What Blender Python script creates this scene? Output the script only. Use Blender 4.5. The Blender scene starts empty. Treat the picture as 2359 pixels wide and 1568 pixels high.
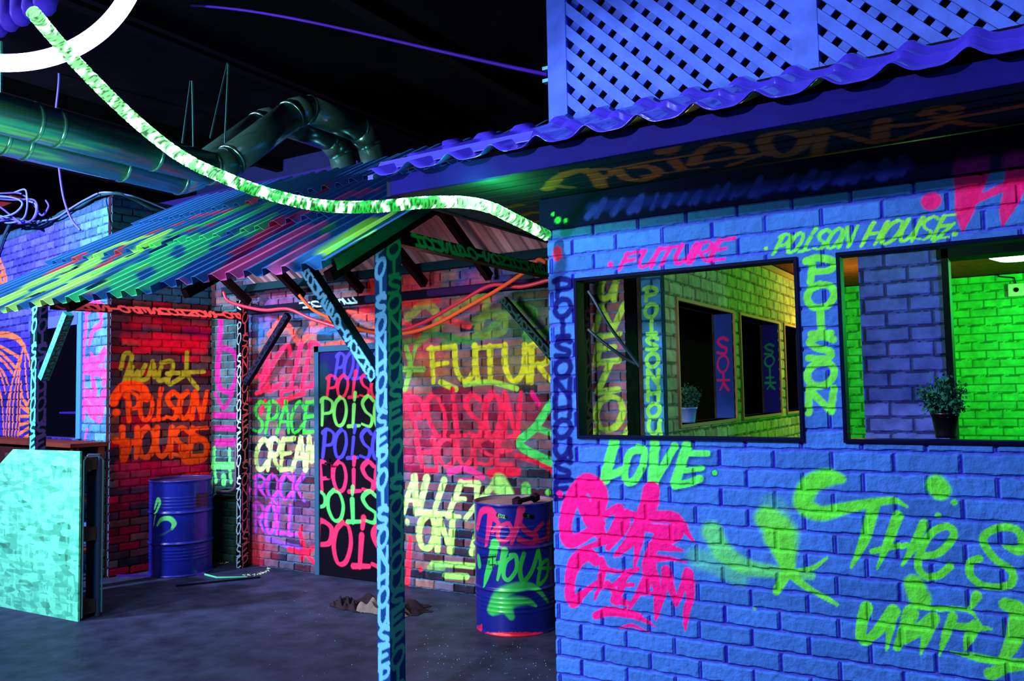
import bpy, math, random
import numpy as np
from mathutils import Vector, Matrix
rnd = random.Random(7)
nrs = np.random.RandomState(11)
sc = bpy.context.scene
COL = sc.collection

# ------------------------------------------------------------------ camera
F, CX, CY, H = 1922.98, 1179.5, 784.0, 1.66
YAW, PIT, ROL = 0.55301406, 0.06185291, -0.01847822
_f = np.array([-math.sin(YAW) * math.cos(PIT), math.cos(YAW) * math.cos(PIT), math.sin(PIT)])
_r = np.array([math.cos(YAW), math.sin(YAW), 0.0])
_u = np.cross(_r, _f)
R_ = math.cos(ROL) * _r + math.sin(ROL) * _u
U_ = -math.sin(ROL) * _r + math.cos(ROL) * _u
C0 = np.array([0.0, 0.0, H])
cam = bpy.data.cameras.new('camera')
cam.sensor_width = 36.0
cam.lens = F / 2359.0 * 36.0
cam.clip_start = 0.05
cam.clip_end = 100
co = bpy.data.objects.new('camera', cam)
COL.objects.link(co)
M = Matrix(((R_[0], U_[0], -_f[0], 0), (R_[1], U_[1], -_f[1], 0), (R_[2], U_[2], -_f[2], H), (0, 0, 0, 1)))
co.matrix_world = M
sc.camera = co

def ray(x, y):
    return _f + R_ * (x - CX) / F - U_ * (y - CY) / F
def onX(x, y, D):
    d = ray(x, y); return C0 + d * D / d[0]
def onY(x, y, D):
    d = ray(x, y); return C0 + d * D / d[1]
def onZ(x, y, Z):
    d = ray(x, y); return C0 + d * (Z - H) / d[2]

# ------------------------------------------------------------------ world, view, lights
w = bpy.data.worlds.new('world'); sc.world = w; w.use_nodes = True
w.node_tree.nodes['Background'].inputs[0].default_value = (0.10, 0.12, 0.5, 1)
w.node_tree.nodes['Background'].inputs[1].default_value = 0.02
sc.view_settings.view_transform = 'Standard'
sc.view_settings.look = 'None'
sc.view_settings.gamma = 1
sc.view_settings.exposure = 0.0

def aim(o, p):
    d = Vector(p) - o.location
    o.rotation_euler = d.to_track_quat('-Z', 'Y').to_euler()
def spot(name, loc, tgt, power, color, angle=70, blend=0.7, size=0.08):
    l = bpy.data.lights.new(name, 'SPOT'); l.energy = power; l.color = color
    l.spot_size = math.radians(angle); l.spot_blend = blend; l.shadow_soft_size = size
    o = bpy.data.objects.new(name, l); COL.objects.link(o); o.location = loc; aim(o, tgt); return o
def point(name, loc, power, color, size=0.06):
    l = bpy.data.lights.new(name, 'POINT'); l.energy = power; l.color = color; l.shadow_soft_size = size
    o = bpy.data.objects.new(name, l); COL.objects.link(o); o.location = loc; return o

# ultraviolet floods hung on the hall ceiling in front of the house
spot('flood_house', (-2.4, -0.2, 3.6), (-1.1, 3.2, 1.25), 680, (0.78, 0.86, 1.0), 64, .3)
spot('flood_house_right', (0.9, 0.3, 3.0), (0.0, 3.2, 1.1), 44, (0.55, 0.8, 1.0), 90)
# flood aimed into the alley, from the left of the camera
spot('flood_alley', (-6.9, -0.6, 3.6), (-4.4, 5.7, 0.9), 760, (0.80, 0.92, 1.0), 75)
spot('alley_low_fill', (-4.3, -0.9, 1.5), (-3.8, 5.7, 1.5), 520, (0.9, 0.88, 1.0), 80, size=0.3)  # added low fill reaching the wall under the canopy
spot('flood_roof', (-8.6, 0.9, 4.3), (-4.6, 3.8, 2.6), 1300, (0.72, 0.9, 1.0), 70)
spot('duct_green_fill', (-4.3, 1.7, 2.3), (-5.1, 2.9, 3.3), 170, (0.25, 1.0, 0.3), 80, 1.0, .1)  # added green fill standing in for rope light on the ducts
spot('flood_lattice', (-0.9, 2.35, 4.6), (-0.7, 3.4, 3.2), 42, (0.36, 0.50, 1.0), 130, size=.03)
spot('flood_lattice_left', (-3.4, 1.4, 4.5), (-0.7, 3.4, 3.3), 34, (0.25, 0.5, 1.0), 60, size=.03)
spot('flood_left_wall', (-8.2, 1.0, 4.0), (-8.6, 4.9, 2.2), 2200, (0.62, 0.66, 1.0), 110)
spot('canopy_fill_left', (-5.7, 3.75, 2.35), (-5.9, 5.76, 0.9), 110, (0.9, 0.95, 1.0), 120, 1.0, .2)  # added fill under the roof, no fitting there
spot('canopy_fill_right', (-3.7, 3.75, 2.35), (-3.6, 5.76, 0.9), 130, (0.9, 0.95, 1.0), 120, 1.0, .2)  # matching added fill for the right half of the wall
# reddish lamp inside the alley and room lamps inside the house, plus an added floor fill
spot('alley_red_lamp', (-3.4, 4.0, 1.9), (-7.3, 5.3, 2.1), 430, (1.0, 0.5, 0.42), 34, .9, .2)
point('canopy_red_lamp', (-3.6, 4.5, 2.35), 7, (1.0, 0.35, 0.3), 0.1)
spot('floor_teal_fill', (-4.4, 0.6, 2.6), (-5.2, 2.4, 0), 330, (0.1, 0.75, 1.0), 75, 1.0, .2)  # added teal fill tinting the floor, no fitting behind it
point('room_amber_lamp', (-1.15, 7.1, 2.2), 20, (1.0, 0.62, 0.12), 0.1)
point('room_green_lamp', (0.7, 6.9, 2.3), 120, (0.02, 1.0, 0.10), 0.12)
point('front_room_green_lamp', (-0.35, 3.95, 2.4), 8, (0.3, 1.0, 0.25), 0.05)
spot('left_opening_violet', (-1.2, 3.45, 2.0), (-1.7, 5.4, 1.8), 10, (0.5, 0.6, 1.0), 40)
spot('front_room_violet', (0.6, 3.45, 1.9), (-0.6, 4.6, 1.2), 70, (0.25, 0.35, 1.0), 110)


# ------------------------------------------------------------------ materials
def S(r, g, b, k=0.95):
    return tuple(k * ((c / 255.0) / 12.92 if c <= 10 else (((c / 255.0) + 0.055) / 1.055) ** 2.4) for c in (r, g, b))
MATS = {}
def mat(name, color=None, rough=0.7, metal=0.0, attr=False, bump=0.0, bscale=60, var=0.0, vscale=8, emit=None, estr=1.0, coat=0.0):
    if name in MATS: return MATS[name]
    m = bpy.data.materials.new(name); m.use_nodes = True
    nt = m.node_tree; b = nt.nodes['Principled BSDF']
    b.inputs['Roughness'].default_value = rough
    b.inputs['Metallic'].default_value = metal
    b.inputs['Specular IOR Level'].default_value = 0.5 if rough < 0.45 else 0.03
    b.inputs['Coat Weight'].default_value = coat
    tc = nt.nodes.new('ShaderNodeTexCoord')
    src = None
    if attr:
        a = nt.nodes.new('ShaderNodeAttribute'); a.attribute_name = 'paint'; src = a.outputs['Color']
    else:
        b.inputs['Base Color'].default_value = (*color, 1)
    if var > 0:
        n = nt.nodes.new('ShaderNodeTexNoise'); n.inputs['Scale'].default_value = vscale; n.inputs['Detail'].default_value = 6
        nt.links.new(tc.outputs['Object'], n.inputs['Vector'])
        mr = nt.nodes.new('ShaderNodeMapRange'); mr.inputs[1].default_value = 0.3; mr.inputs[2].default_value = 0.7
        mr.inputs[3].default_value = 1 - var; mr.inputs[4].default_value = 1 + var
        nt.links.new(n.outputs['Fac'], mr.inputs['Value'])
        mx = nt.nodes.new('ShaderNodeMix'); mx.data_type = 'RGBA'; mx.blend_type = 'MULTIPLY'; mx.inputs[0].default_value = 1
        if src is None: mx.inputs[6].default_value = (*color, 1)
        else: nt.links.new(src, mx.inputs[6])
        cmb = nt.nodes.new('ShaderNodeCombineColor')
        for i in range(3): nt.links.new(mr.outputs[0], cmb.inputs[i])
        nt.links.new(cmb.outputs[0], mx.inputs[7]); src = mx.outputs[2]
    if src is not None: nt.links.new(src, b.inputs['Base Color'])
    if bump > 0:
        n = nt.nodes.new('ShaderNodeTexNoise'); n.inputs['Scale'].default_value = bscale; n.inputs['Detail'].default_value = 8
        nt.links.new(tc.outputs['Object'], n.inputs['Vector'])
        bp = nt.nodes.new('ShaderNodeBump'); bp.inputs['Strength'].default_value = bump; bp.inputs['Distance'].default_value = 0.01
        nt.links.new(n.outputs['Fac'], bp.inputs['Height']); nt.links.new(bp.outputs[0], b.inputs['Normal'])
    if emit is not None:
        b.inputs['Emission Strength'].default_value = estr
        if emit == 'attr': nt.links.new(src, b.inputs['Emission Color'])
        else: b.inputs['Emission Color'].default_value = (*emit, 1)
    MATS[name] = m
    return m
m_brick = mat('painted_brick', rough=0.75, attr=True, bump=1.0, bscale=34, var=0.10, vscale=22)
m_brick2 = mat('sprayed_brick', rough=0.8, attr=True, bump=0.35, bscale=70, var=0.28, vscale=14)
m_paint = mat('sprayed_wood', rough=0.65, attr=True, bump=0.1, bscale=80)
m_drum = mat('painted_steel', rough=0.3, attr=True, coat=0.3)
m_sheet = mat('painted_sheet_metal', rough=0.5, attr=True)
m_frame = mat('dark_blue_frame', S(8, 12, 56), 0.5)
m_black = mat('black_void', (0.004, 0.004, 0.006), 0.9)
m_dwood = mat('dark_wood', S(50, 30, 34), 0.75, bump=0.2, bscale=30, var=0.2)

# ------------------------------------------------------------------ object helpers
def tag(o, label=None, cat=None, group=None, kind=None):
    if label: o['label'] = label
    if cat: o['category'] = cat
    if group: o['group'] = group
    if kind: o['kind'] = kind
    return o
def link(name, me, m, parent=None):
    o = bpy.data.objects.new(name, me); COL.objects.link(o)
    if m is not None: me.materials.append(m)
    if parent is not None:
        o.parent = parent
        o.matrix_parent_inverse = parent.matrix_world.inverted()
    return o
def empty(name, loc, label, cat, group=None):
    o = bpy.data.objects.new(name, None); COL.objects.link(o); o.location = loc
    o.empty_display_size = 0.1
    o.matrix_world = Matrix.Translation(loc)
    return tag(o, label, cat, group)
def mesh_arrays(name, V, Q, colors=None, smooth=False):
    V = np.asarray(V, dtype=np.float32); 
    me = bpy.data.meshes.new(name)
    me.vertices.add(len(V)); me.vertices.foreach_set('co', V.ravel())
    Q = [np.asarray(q, dtype=np.int32) for q in Q if len(q)]
    loops = np.concatenate([q.ravel() for q in Q])
    tot = np.concatenate([np.full(len(q), q.shape[1], dtype=np.int32) for q in Q])
    start = np.concatenate([[0], np.cumsum(tot)[:-1]]).astype(np.int32)
    me.loops.add(len(loops)); me.loops.foreach_set('vertex_index', loops)
    me.polygons.add(len(tot)); me.polygons.foreach_set('loop_start', start)
    me.polygons.foreach_set('use_smooth', np.full(len(tot), smooth, dtype=bool))
    me.update(calc_edges=True); me.validate()
    if colors is not None:
        a = me.color_attributes.new('paint', 'FLOAT_COLOR', 'POINT')
        c = np.ones((len(V), 4), dtype=np.float32); c[:, :3] = colors
        a.data.foreach_set('color', c.ravel())
    return me
class MB:
    def __init__(s): s.V = []; s.Fq = []; s.n = 0; s.C = []
    def add(s, V, Fs, c=None):
        for v in V: s.V.append(tuple(v)); s.C.append(c or (0.5, 0.5, 0.5))
        for f in Fs: s.Fq.append([i + s.n for i in f])
        s.n += len(V); return s
    def box(s, a, b, c=None):
        x0, y0, z0 = a; x1, y1, z1 = b
        V = [(x0,y0,z0),(x1,y0,z0),(x1,y1,z0),(x0,y1,z0),(x0,y0,z1),(x1,y0,z1),(x1,y1,z1),(x0,y1,z1)]
        return s.add(V, [(0,3,2,1),(4,5,6,7),(0,1,5,4),(1,2,6,5),(2,3,7,6),(3,0,4,7)], c)
    def obox(s, o, ax, ay, az, c=None):
        o, ax, ay, az = [np.array(q, float) for q in (o, ax, ay, az)]
        V = [o, o+ax, o+ax+ay, o+ay, o+az, o+ax+az, o+ax+ay+az, o+ay+az]
        Fs = [(0,3,2,1),(4,5,6,7),(0,1,5,4),(1,2,6,5),(2,3,7,6),(3,0,4,7)]
        if np.dot(np.cross(ax, ay), az) < 0: Fs = [tuple(reversed(f)) for f in Fs]
        return s.add(V, Fs, c)
    def bar(s, A, B, w_, h_, up=(0, 0, 1), c=None):
        A = np.array(A, float); B = np.array(B, float); d = B - A; L = np.linalg.norm(d); d /= L
        up = np.array(up, float); r = np.cross(d, up); r /= np.linalg.norm(r); u = np.cross(r, d)
        return s.obox(A - r*w_/2 - u*h_/2, d*L, r*w_, u*h_, c)
    def tube(s, P, rad, n=10, c=None, cap=True, closed=False):
        P = [np.array(p, float) for p in P]; m = len(P); rings = []
        rads = rad if hasattr(rad, '__len__') else [rad] * m
        prev = None
        for i, p in enumerate(P):
            if closed: t = P[(i+1) % m] - P[i-1]
            else: t = P[min(i+1, m-1)] - P[max(i-1, 0)]
            t = t / (np.linalg.norm(t) + 1e-9)
            if prev is None:
                a = np.array([0, 0, 1.0]) if abs(t[2]) < 0.9 else np.array([1.0, 0, 0])
            else: a = prev
            u = a - t * np.dot(a, t); u /= np.linalg.norm(u) + 1e-9; v = np.cross(t, u); prev = u
            rings.append([p + rads[i] * (math.cos(2*math.pi*k/n)*u + math.sin(2*math.pi*k/n)*v) for k in range(n)])
        V = [q for r in rings for q in r]; Fs = []
        for i in range(m - (0 if closed else 1)):
            j = (i + 1) % m
            for k in range(n):
                Fs.append((i*n+k, i*n+(k+1) % n, j*n+(k+1) % n, j*n+k))
        if cap and not closed:
            Fs.append(tuple(reversed(range(n)))); Fs.append(tuple((m-1)*n + k for k in range(n)))
        return s.add(V, Fs, c)
    def lathe(s, prof, cx, cy, n=32, c=None):
        V = []; Fs = []; m = len(prof)
        for (r, z) in prof:
            for k in range(n): V.append((cx + r*math.cos(2*math.pi*k/n), cy + r*math.sin(2*math.pi*k/n), z))
        for i in range(m-1):
            for k in range(n): Fs.append((i*n+k, i*n+(k+1) % n, (i+1)*n+(k+1) % n, (i+1)*n+k))
        return s.add(V, Fs, c)
    def build(s, name, m, parent=None, smooth=False, bevel=0):
        me = bpy.data.meshes.new(name); me.from_pydata([tuple(map(float, v)) for v in s.V], [], s.Fq)
        for p in me.polygons: p.use_smooth = smooth
        a = me.color_attributes.new('paint', 'FLOAT_COLOR', 'POINT')
        c = np.ones((len(s.V), 4), dtype=np.float32); c[:, :3] = np.array(s.C)[:, :3]
        a.data.foreach_set('color', c.ravel())
        me.update()
        o = link(name, me, m, parent)
        if bevel:
            b = o.modifiers.new('bevel', 'BEVEL'); b.width = bevel; b.segments = 2; b.limit_method = 'ANGLE'
        return o
def catmull(P, k=8):
    P = [np.array(p, float) for p in P]
    if len(P) < 3: return P
    Q = [2*P[0]-P[1]] + P + [2*P[-1]-P[-2]]; out = []
    for i in range(1, len(Q)-2):
        for j in range(k):
            t = j/k
            out.append(0.5*((2*Q[i]) + (-Q[i-1]+Q[i+1])*t + (2*Q[i-1]-5*Q[i]+4*Q[i+1]-Q[i+2])*t*t + (-Q[i-1]+3*Q[i]-3*Q[i+1]+Q[i+2])*t**3))
    out.append(P[-1]); return out

# ------------------------------------------------------------------ spray paint: strokes rasterised on the wall's own vertices
class Canvas:
    def __init__(s, us, vs, base):
        s.u = np.asarray(us, float); s.v = np.asarray(vs, float)
        s.c = np.empty((len(s.v), len(s.u), 3)); s.c[:] = base
    def stroke(s, P, width, color, op=1.0, soft=0.25, smooth=True, taper=0.0, nib=0.0):
        P = [np.array(p, float) for p in P]
        if len(P) == 1: P = [P[0], P[0] + 1e-5]
        if smooth: P = catmull(P, 6)
        n = len(P)
        wd = width if hasattr(width, '__len__') else None
        if wd is not None: W = np.interp(np.linspace(0, 1, n), np.linspace(0, 1, len(wd)), wd)
        else:
            t = np.linspace(0, 1, n); W = np.full(n, float(width)) * (1 - taper*np.clip(t*1.0, 0, 1)**1.5)
        A = np.array(P)
        if nib and n > 1:
            dA = np.gradient(A, axis=0); an_ = np.arctan2(dA[:, 1], dA[:, 0]); W = W*.82*(1-nib*.5+nib*np.abs(np.sin(an_-math.radians(-25))))
        mw = W.max()*(0.5+soft) + 0.01
        i0 = np.searchsorted(s.u, A[:, 0].min()-mw); i1 = np.searchsorted(s.u, A[:, 0].max()+mw)
        j0 = np.searchsorted(s.v, A[:, 1].min()-mw); j1 = np.searchsorted(s.v, A[:, 1].max()+mw)
        if i1 <= i0 or j1 <= j0: return
        X, Y = np.meshgrid(s.u[i0:i1], s.v[j0:j1])
        best = np.full(X.shape, 9.0)
        for k in range(n-1):
            a = A[k]; d = A[k+1]-a; L2 = d @ d + 1e-12
            t = np.clip(((X-a[0])*d[0] + (Y-a[1])*d[1])/L2, 0, 1)
            dist = np.hypot(X-a[0]-t*d[0], Y-a[1]-t*d[1])
            ww = W[k] + (W[k+1]-W[k])*t
            best = np.minimum(best, dist/(ww*0.5+1e-6))
        e0, e1 = 1-soft*0.7, 1+soft
        al = np.clip((e1-best)/(e1-e0), 0, 1); al = al*al*(3-2*al)*op
        blk = s.c[j0:j1, i0:i1]
        blk += (np.array(color)-blk)*al[..., None]
G = {
 'A': [[(0,0),(.28,.6),(.5,1)],[(.5,1),(.75,.5),(1,0)],[(.15,.36),(.85,.36)]],
 'C': ['c',[(1,.8),(.65,1),(.2,.8),(.03,.4),(.3,.02),(.7,.06),(1,.25)]],
 'D': ['c',[(.08,0),(.1,1)],[(0,1),(.6,.95),(1,.5),(.65,.08),(.05,0)]],
 'E': [[(1,1),(.12,.97)],[(.12,.97),(.05,0)],[(.05,0),(1,.03)],[(.08,.5),(.8,.54)]],
 'F': [[(1.05,1),(0,.95)],[(.15,.97),(.08,0)],[(.1,.5),(.8,.55)]],
 'H': [[(.08,1),(.05,0)],[(.95,1),(.88,0)],[(.05,.48),(.95,.55)]],
 'I': [[(.5,1),(.5,0)],[(.15,0),(.85,.02)]],
 'i': [[(.52,.72),(.42,0)],[(.62,1.12),(.56,.9)],[(.05,0),(.95,.04)]],
 'K': [[(.12,1),(.08,0)],[(.98,.95),(.12,.42)],[(.3,.5),(1,0)]],
 'L': [[(.15,1),(.06,.03)],[(.06,.03),(.95,.08)]],
 'M': [[(.02,0),(.15,1)],[(.15,1),(.5,.3)],[(.5,.3),(.88,1)],[(.88,1),(1,0)]],
 'N': [[(.05,0),(.1,1)],[(.1,1),(.85,0)],[(.85,0),(.98,1)]],
 'O': ['c',[(.5,1),(.15,.8),(.02,.4),(.25,.03),(.7,.08),(.98,.5),(.85,.9),(.45,1)]],
 'P': ['c',[(.2,.95),(.18,.5),(.12,0)],[(0,.9),(.4,1.02),(.95,.85),(.85,.5),(.2,.42)]],
 'R': ['c',[(.15,.95),(.12,.5),(.05,0)],[(0,.92),(.45,1.02),(.92,.82),(.75,.52),(.2,.45)],[(.4,.48),(.7,.2),(1,0)]],
 'S': ['c',[(.95,.85),(.55,1),(.12,.8),(.35,.52),(.85,.32),(.7,.04),(.05,.1)]],
 'T': [[(0,.95),(1.02,1)],[(.52,.97),(.42,0)]],
 'U': ['c',[(.08,1),(.05,.4),(.35,.02),(.8,.3),(.95,1)],[(.95,1),(.92,.5),(.98,0)]],
 'V': [[(.05,1),(.45,0)],[(.45,0),(1,1)]],
 'W': [[(.02,1),(.25,0)],[(.25,0),(.5,.75)],[(.5,.75),(.75,0)],[(.75,0),(1,1)]],
 'Y': [[(.05,1),(.45,.5)],[(1,1),(.35,0)]],
 '2': ['c',[(.05,.8),(.4,1),(.85,.8),(.6,.45),(.05,0),(1,.05)]],
 '*': [[(.5,1),(.5,.4),(.15,0)],[(.5,.4),(.9,0)],[(0,.6),(1,.6)]],
 '.': [[(.5,.05)]], '-': [[(.1,.5),(.9,.5)]], ' ': [], '<': [[(.9,1),(.1,.5)],[(.1,.5),(.9,0)]],
}
def glyph(ch):
    g = G.get(ch, [])
    if g and g[0] == 'c': return [(p, True) for p in g[1:]]
    return [(p, False) for p in g]
def bil(q, x, y):      # q = TL TR BR BL
    TL, TR, BR, BL = [np.array(p, float) for p in q]
    return (BL*(1-x)+BR*x)*(1-y) + (TL*(1-x)+TR*x)*y
def word(cv, mp, txt, quad, wpx, color, op=1.0, soft=0.25, slant=0.0, gap=0.22, px2m=None, taper=0.25, nib=0.55):
    """quad in photo pixels, mp maps a pixel to the surface's own (u, v)"""
    n = len(txt); cw = 1.0/n
    sc_ = px2m
    for i, ch in enumerate(txt):
        for (pts, sm) in glyph(ch):
            P = []
            for (x, y) in pts:
                gx = (i + gap/2 + x*(1-gap) + slant*(y-.5))*cw
                P.append(mp(*bil(quad, gx, y)))
            cv.stroke(P, wpx*sc_*(0.85+0.3*rnd.random()), color, op, soft, sm, taper, nib)
def stack(cv, txt, a0, a1, b0, b1, wd, color, op=1, soft=0.2, vert=True, rot=0.0, taper=0.15, nib=0.5):
    """letters stacked along a narrow board: a runs down the board, b across it"""
    n = len(txt)
    for i, ch in enumerate(txt):
        for (pts, sm) in glyph(ch):
            P = []
            for (x, y) in pts:
                aa = a0 + (a1-a0)*(i + 0.04 + (1-y)*0.92 - rot*(x-.5))/n
                bb = b0 + (b1-b0)*x
                P.append((aa, bb))
            cv.stroke(P, wd*(0.85+0.3*rnd.random()), color, op, soft, sm, taper, nib)

class Surf:
    def __init__(s, O, U, N):
        s.O = np.array(O, float); s.U = np.array(U, float); s.N = np.array(N, float); s.V = np.array([0, 0, 1.0])
    def uv(s, px, py):
        d = ray(px, py); t = ((s.O-C0) @ s.N)/(d @ s.N); p = C0 + d*t - s.O
        return np.array([p @ s.U, p @ s.V])
    def pm(s, px, py):      # metres per photo pixel there, measured vertically
        a = s.uv(px, py-5); b = s.uv(px, py+5); return abs(a[1]-b[1])/10
    def pt(s, u, v, n=0): return s.O + s.U*u + s.V*v + s.N*n
def axis(a, b, step, extra=()):
    g = list(np.arange(a, b, step)) + [b]
    for e in extra:
        if a < e < b:
            g = [x for x in g if abs(x-e) > step*0.45] + [e]
    return np.array(sorted(g))
def brick(us, vs, bl=0.2085, ch=0.075, j=0.011, off=0.0, jit=0.0, seed=3):
    """relief 0..1, per-brick random numbers, mask of bed joints"""
    X, Y = np.meshgrid(us, vs)
    row = np.floor(Y/ch).astype(int); ry = Y - row*ch
    sh = np.where(row % 2 == 0, 0.0, bl*0.5) + off
    col = np.floor((X-sh)/bl).astype(int); rx = (X-sh) - col*bl
    h = (np.abs(np.sin(row*127.1+col*311.7+seed)*43758.5453)) % 1.0
    h2 = (np.abs(np.sin(row*269.5+col*183.3+seed*2)*43758.5453)) % 1.0
    h3 = (np.abs(np.sin(row*419.2+col*371.9+seed*3)*43758.5453)) % 1.0
    wob = 0.0015*np.sin(X*37+row*1.7)+0.001*np.sin(X*91+row)
    dx = np.minimum(rx, bl-rx)-j/2; dy = np.minimum(ry+wob, ch-ry-wob)-j/2
    e = 0.005
    d = np.minimum(dx, dy)
    # rounded brick corners
    both = (dx < e) & (dy < e)
    d = np.where(both, e-np.hypot(e-np.clip(dx, -9, e), e-np.clip(dy, -9, e)), d)
    rel = np.clip(d/e, 0, 1)
    rel = rel*(0.80+0.2*h3)
    bed = (dy < 0)
    return rel, h, h2, h3, bed, (d < 0.0)
def wall_mesh(surf, cv, relief, depth, holes=(), backs=(), backcol=(.05,.05,.1), name='wall', thick=0.12):
    us, vs = cv.u, cv.v; nu, nv = len(us), len(vs)
    X, Y = np.meshgrid(us, vs)
    D = (relief-1.0)*depth
    P = surf.O[None, None, :] + X[..., None]*surf.U + Y[..., None]*surf.V + D[..., None]*surf.N
    idx = np.arange(nu*nv).reshape(nv, nu)
    q = np.stack([idx[:-1, :-1], idx[:-1, 1:], idx[1:, 1:], idx[1:, :-1]], axis=-1)
    cu = (us[:-1]+us[1:])/2; cvv = (vs[:-1]+vs[1:])/2
    keep = np.ones((nv-1, nu-1), bool)
    for (a, b, c, d) in holes:
        keep &= ~(((cu[None, :] > a) & (cu[None, :] < b)) & ((cvv[:, None] > c) & (cvv[:, None] < d)))
    q = q[keep]
    if np.dot(np.cross(surf.U, surf.V), surf.N) < 0: q = q[:, ::-1]
    V = P.reshape(-1, 3); Cc = cv.c.reshape(-1, 3)
    mb = MB()
    bx = list(backs) or [(us[0], us[-1], vs[0], vs[-1])]
    for (a, b, c, d) in bx:
        mb.obox(surf.pt(a, c, -depth*1.02-0.0005), surf.U*(b-a), surf.V*(d-c), -surf.N*thick)
    bv = np.array(mb.V); bq = np.array(mb.Fq) + len(V)
    V = np.vstack([V, bv]); Cc = np.vstack([Cc, np.tile(np.array(backcol), (len(bv), 1))])
    return mesh_arrays(name, V, [q, bq], Cc)
def holes_to_backs(a, b, c, d, holes):
    """split a wall rectangle into boxes round its openings (openings share one sill and head height)"""
    if not holes: return [(a, b, c, d)]
    z0 = min(h[2] for h in holes); z1 = max(h[3] for h in holes)
    out = [(a, b, c, z0)] if z0 > c else []
    if z1 < d: out.append((a, b, z1, d))
    x = a
    for h in sorted(holes):
        if h[0] > x: out.append((x, h[0], z0, z1))
        x = max(x, h[1])
    if x < b: out.append((x, b, z0, z1))
    return out

# paint colours
PINK = S(255, 22, 140); HOT = S(255, 40, 85); GRN = S(70, 240, 90); LIME = S(150, 240, 80); PALE = S(205, 255, 150)
ORG = S(255, 78, 20); VIO = S(90, 70, 240); PUR = S(190, 70, 200); YEL = S(215, 205, 40); OLV = S(150, 160, 40)
SKY = S(80, 165, 250); TEAL = S(55, 170, 170); RED = S(235, 20, 30)
DNAVY = S(16, 12, 80)

# ================================================================== SETTING
# floor and ceiling
def dup_plane(name, z, x0, x1, y0, y1, m, th=-0.1):
    return tag(MB().box((x0, y0, min(z, z+th)), (x1, y1, max(z, z+th))).build(name, m), kind='structure')
m_floor = mat('concrete_floor', S(46, 50, 76), 0.48, bump=0.35, bscale=16, var=0.4, vscale=5)
m_ceil = mat('black_ceiling', S(16, 16, 24), 0.85, var=0.5, vscale=2)
dup_plane('floor', 0, -14, 6, -4, 12, m_floor)
dup_plane('ceiling', 4.75, -14, 6, -4, 12, m_ceil, 0.1)
tag(MB().box((-14, 11, 0), (6, 11.15, 4.75)).build('wall_back', mat('dark_hall_wall', S(30, 38, 60), 0.8)), kind='structure')

# ---- front wall of the house
D = 3.213
SF = Surf((0, D, 0), (1, 0, 0), (0, -1, 0))
W1 = (-1.650, -0.727, 1.466, 2.138); W2 = (-0.570, 0.62, 1.466, 2.138)
us = axis(-1.79, 1.3, 0.0042, (W1[0], W1[1], W2[0], W2[1])); vs = axis(0, 2.375, 0.0042, (W1[2], W1[3]))
rel, h, h2, h3, bed, jt = brick(us, vs, j=0.009)
cv = Canvas(us, vs, S(66, 122, 230))
cv.c *= (0.85 + 0.3*h)[..., None]
cv.c[bed] = S(74, 96, 232); cv.c[jt & ~bed] = S(44, 34, 190)
pm = SF.pm(1600, 1100); uv = SF.uv
def st(P, wpx, col, op=1, soft=.22, smooth=True, taper=0.0):
    if hasattr(wpx, '__len__'): wpx = [q*SF.pm(*P[0]) for q in wpx]
    else: wpx = wpx*SF.pm(*P[0])
    cv.stroke([uv(*p) for p in P], wpx, col, op, soft, smooth, taper)
# letters down the corner pier
stk = lambda txt, y0, y1, xa, xb, wpx, col, op, so: [
    st([tuple(bil(((xa, y0+(y1-y0)*i/len(txt)+4), (xb, y0+(y1-y0)*i/len(txt)+1), (xb+2, y0+(y1-y0)*(i+1)/len(txt)-5), (xa+2, y0+(y1-y0)*(i+1)/len(txt)-2)), x, y)) for (x, y) in pts], wpx, col, op, so, sm, .1)
    for i, ch in enumerate(txt) for (pts, sm) in glyph(ch)]
stk('POISONHOUSE', 640, 1150, 1276, 1314, 14, S(20, 14, 110), .95, .35)
# middle pier
stk('POISON', 592, 952, 1857, 1922, 17, S(120, 250, 90), 1, .15)
# LOVE
for (P, wd) in (([(1415,1017),(1392,1103)],25),([(1392,1100),(1432,1084)],18),([(1480,1035),(1452,1042),(1440,1078),(1442,1108),(1462,1105),(1480,1070),(1484,1040),(1470,1030)],17),
              ([(1508,1020),(1502,1112)],23),([(1554,1027),(1506,1112)],18),([(1582,1026),(1554,1115)],23),([(1586,1044),(1630,1044)],13),([(1575,1084),(1616,1078)],12),([(1556,1118),(1585,1112),(1612,1102)],17)):
    st([(x+5, y+5) for x, y in P], wd*1.12, S(20, 40, 110), .55, .4, len(P) > 2)
for (P, wd) in (([(1415,1017),(1392,1103)],25),([(1392,1100),(1432,1084)],18),([(1480,1035),(1452,1042),(1440,1078),(1442,1108),(1462,1105),(1480,1070),(1484,1040),(1470,1030)],17),
              ([(1508,1020),(1502,1112)],23),([(1554,1027),(1506,1112)],18),([(1582,1026),(1554,1115)],23),([(1586,1044),(1630,1044)],13),([(1575,1084),(1616,1078)],12),([(1556,1118),(1585,1112),(1612,1102)],17)):
    st(P, wd, S(95, 250, 110), 1, .2, len(P) > 2)
st([(1646,1089)], 17, S(20, 40, 110), .8, .3); st([(1646,1089)], 12, GRN, 1, .15)
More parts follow.
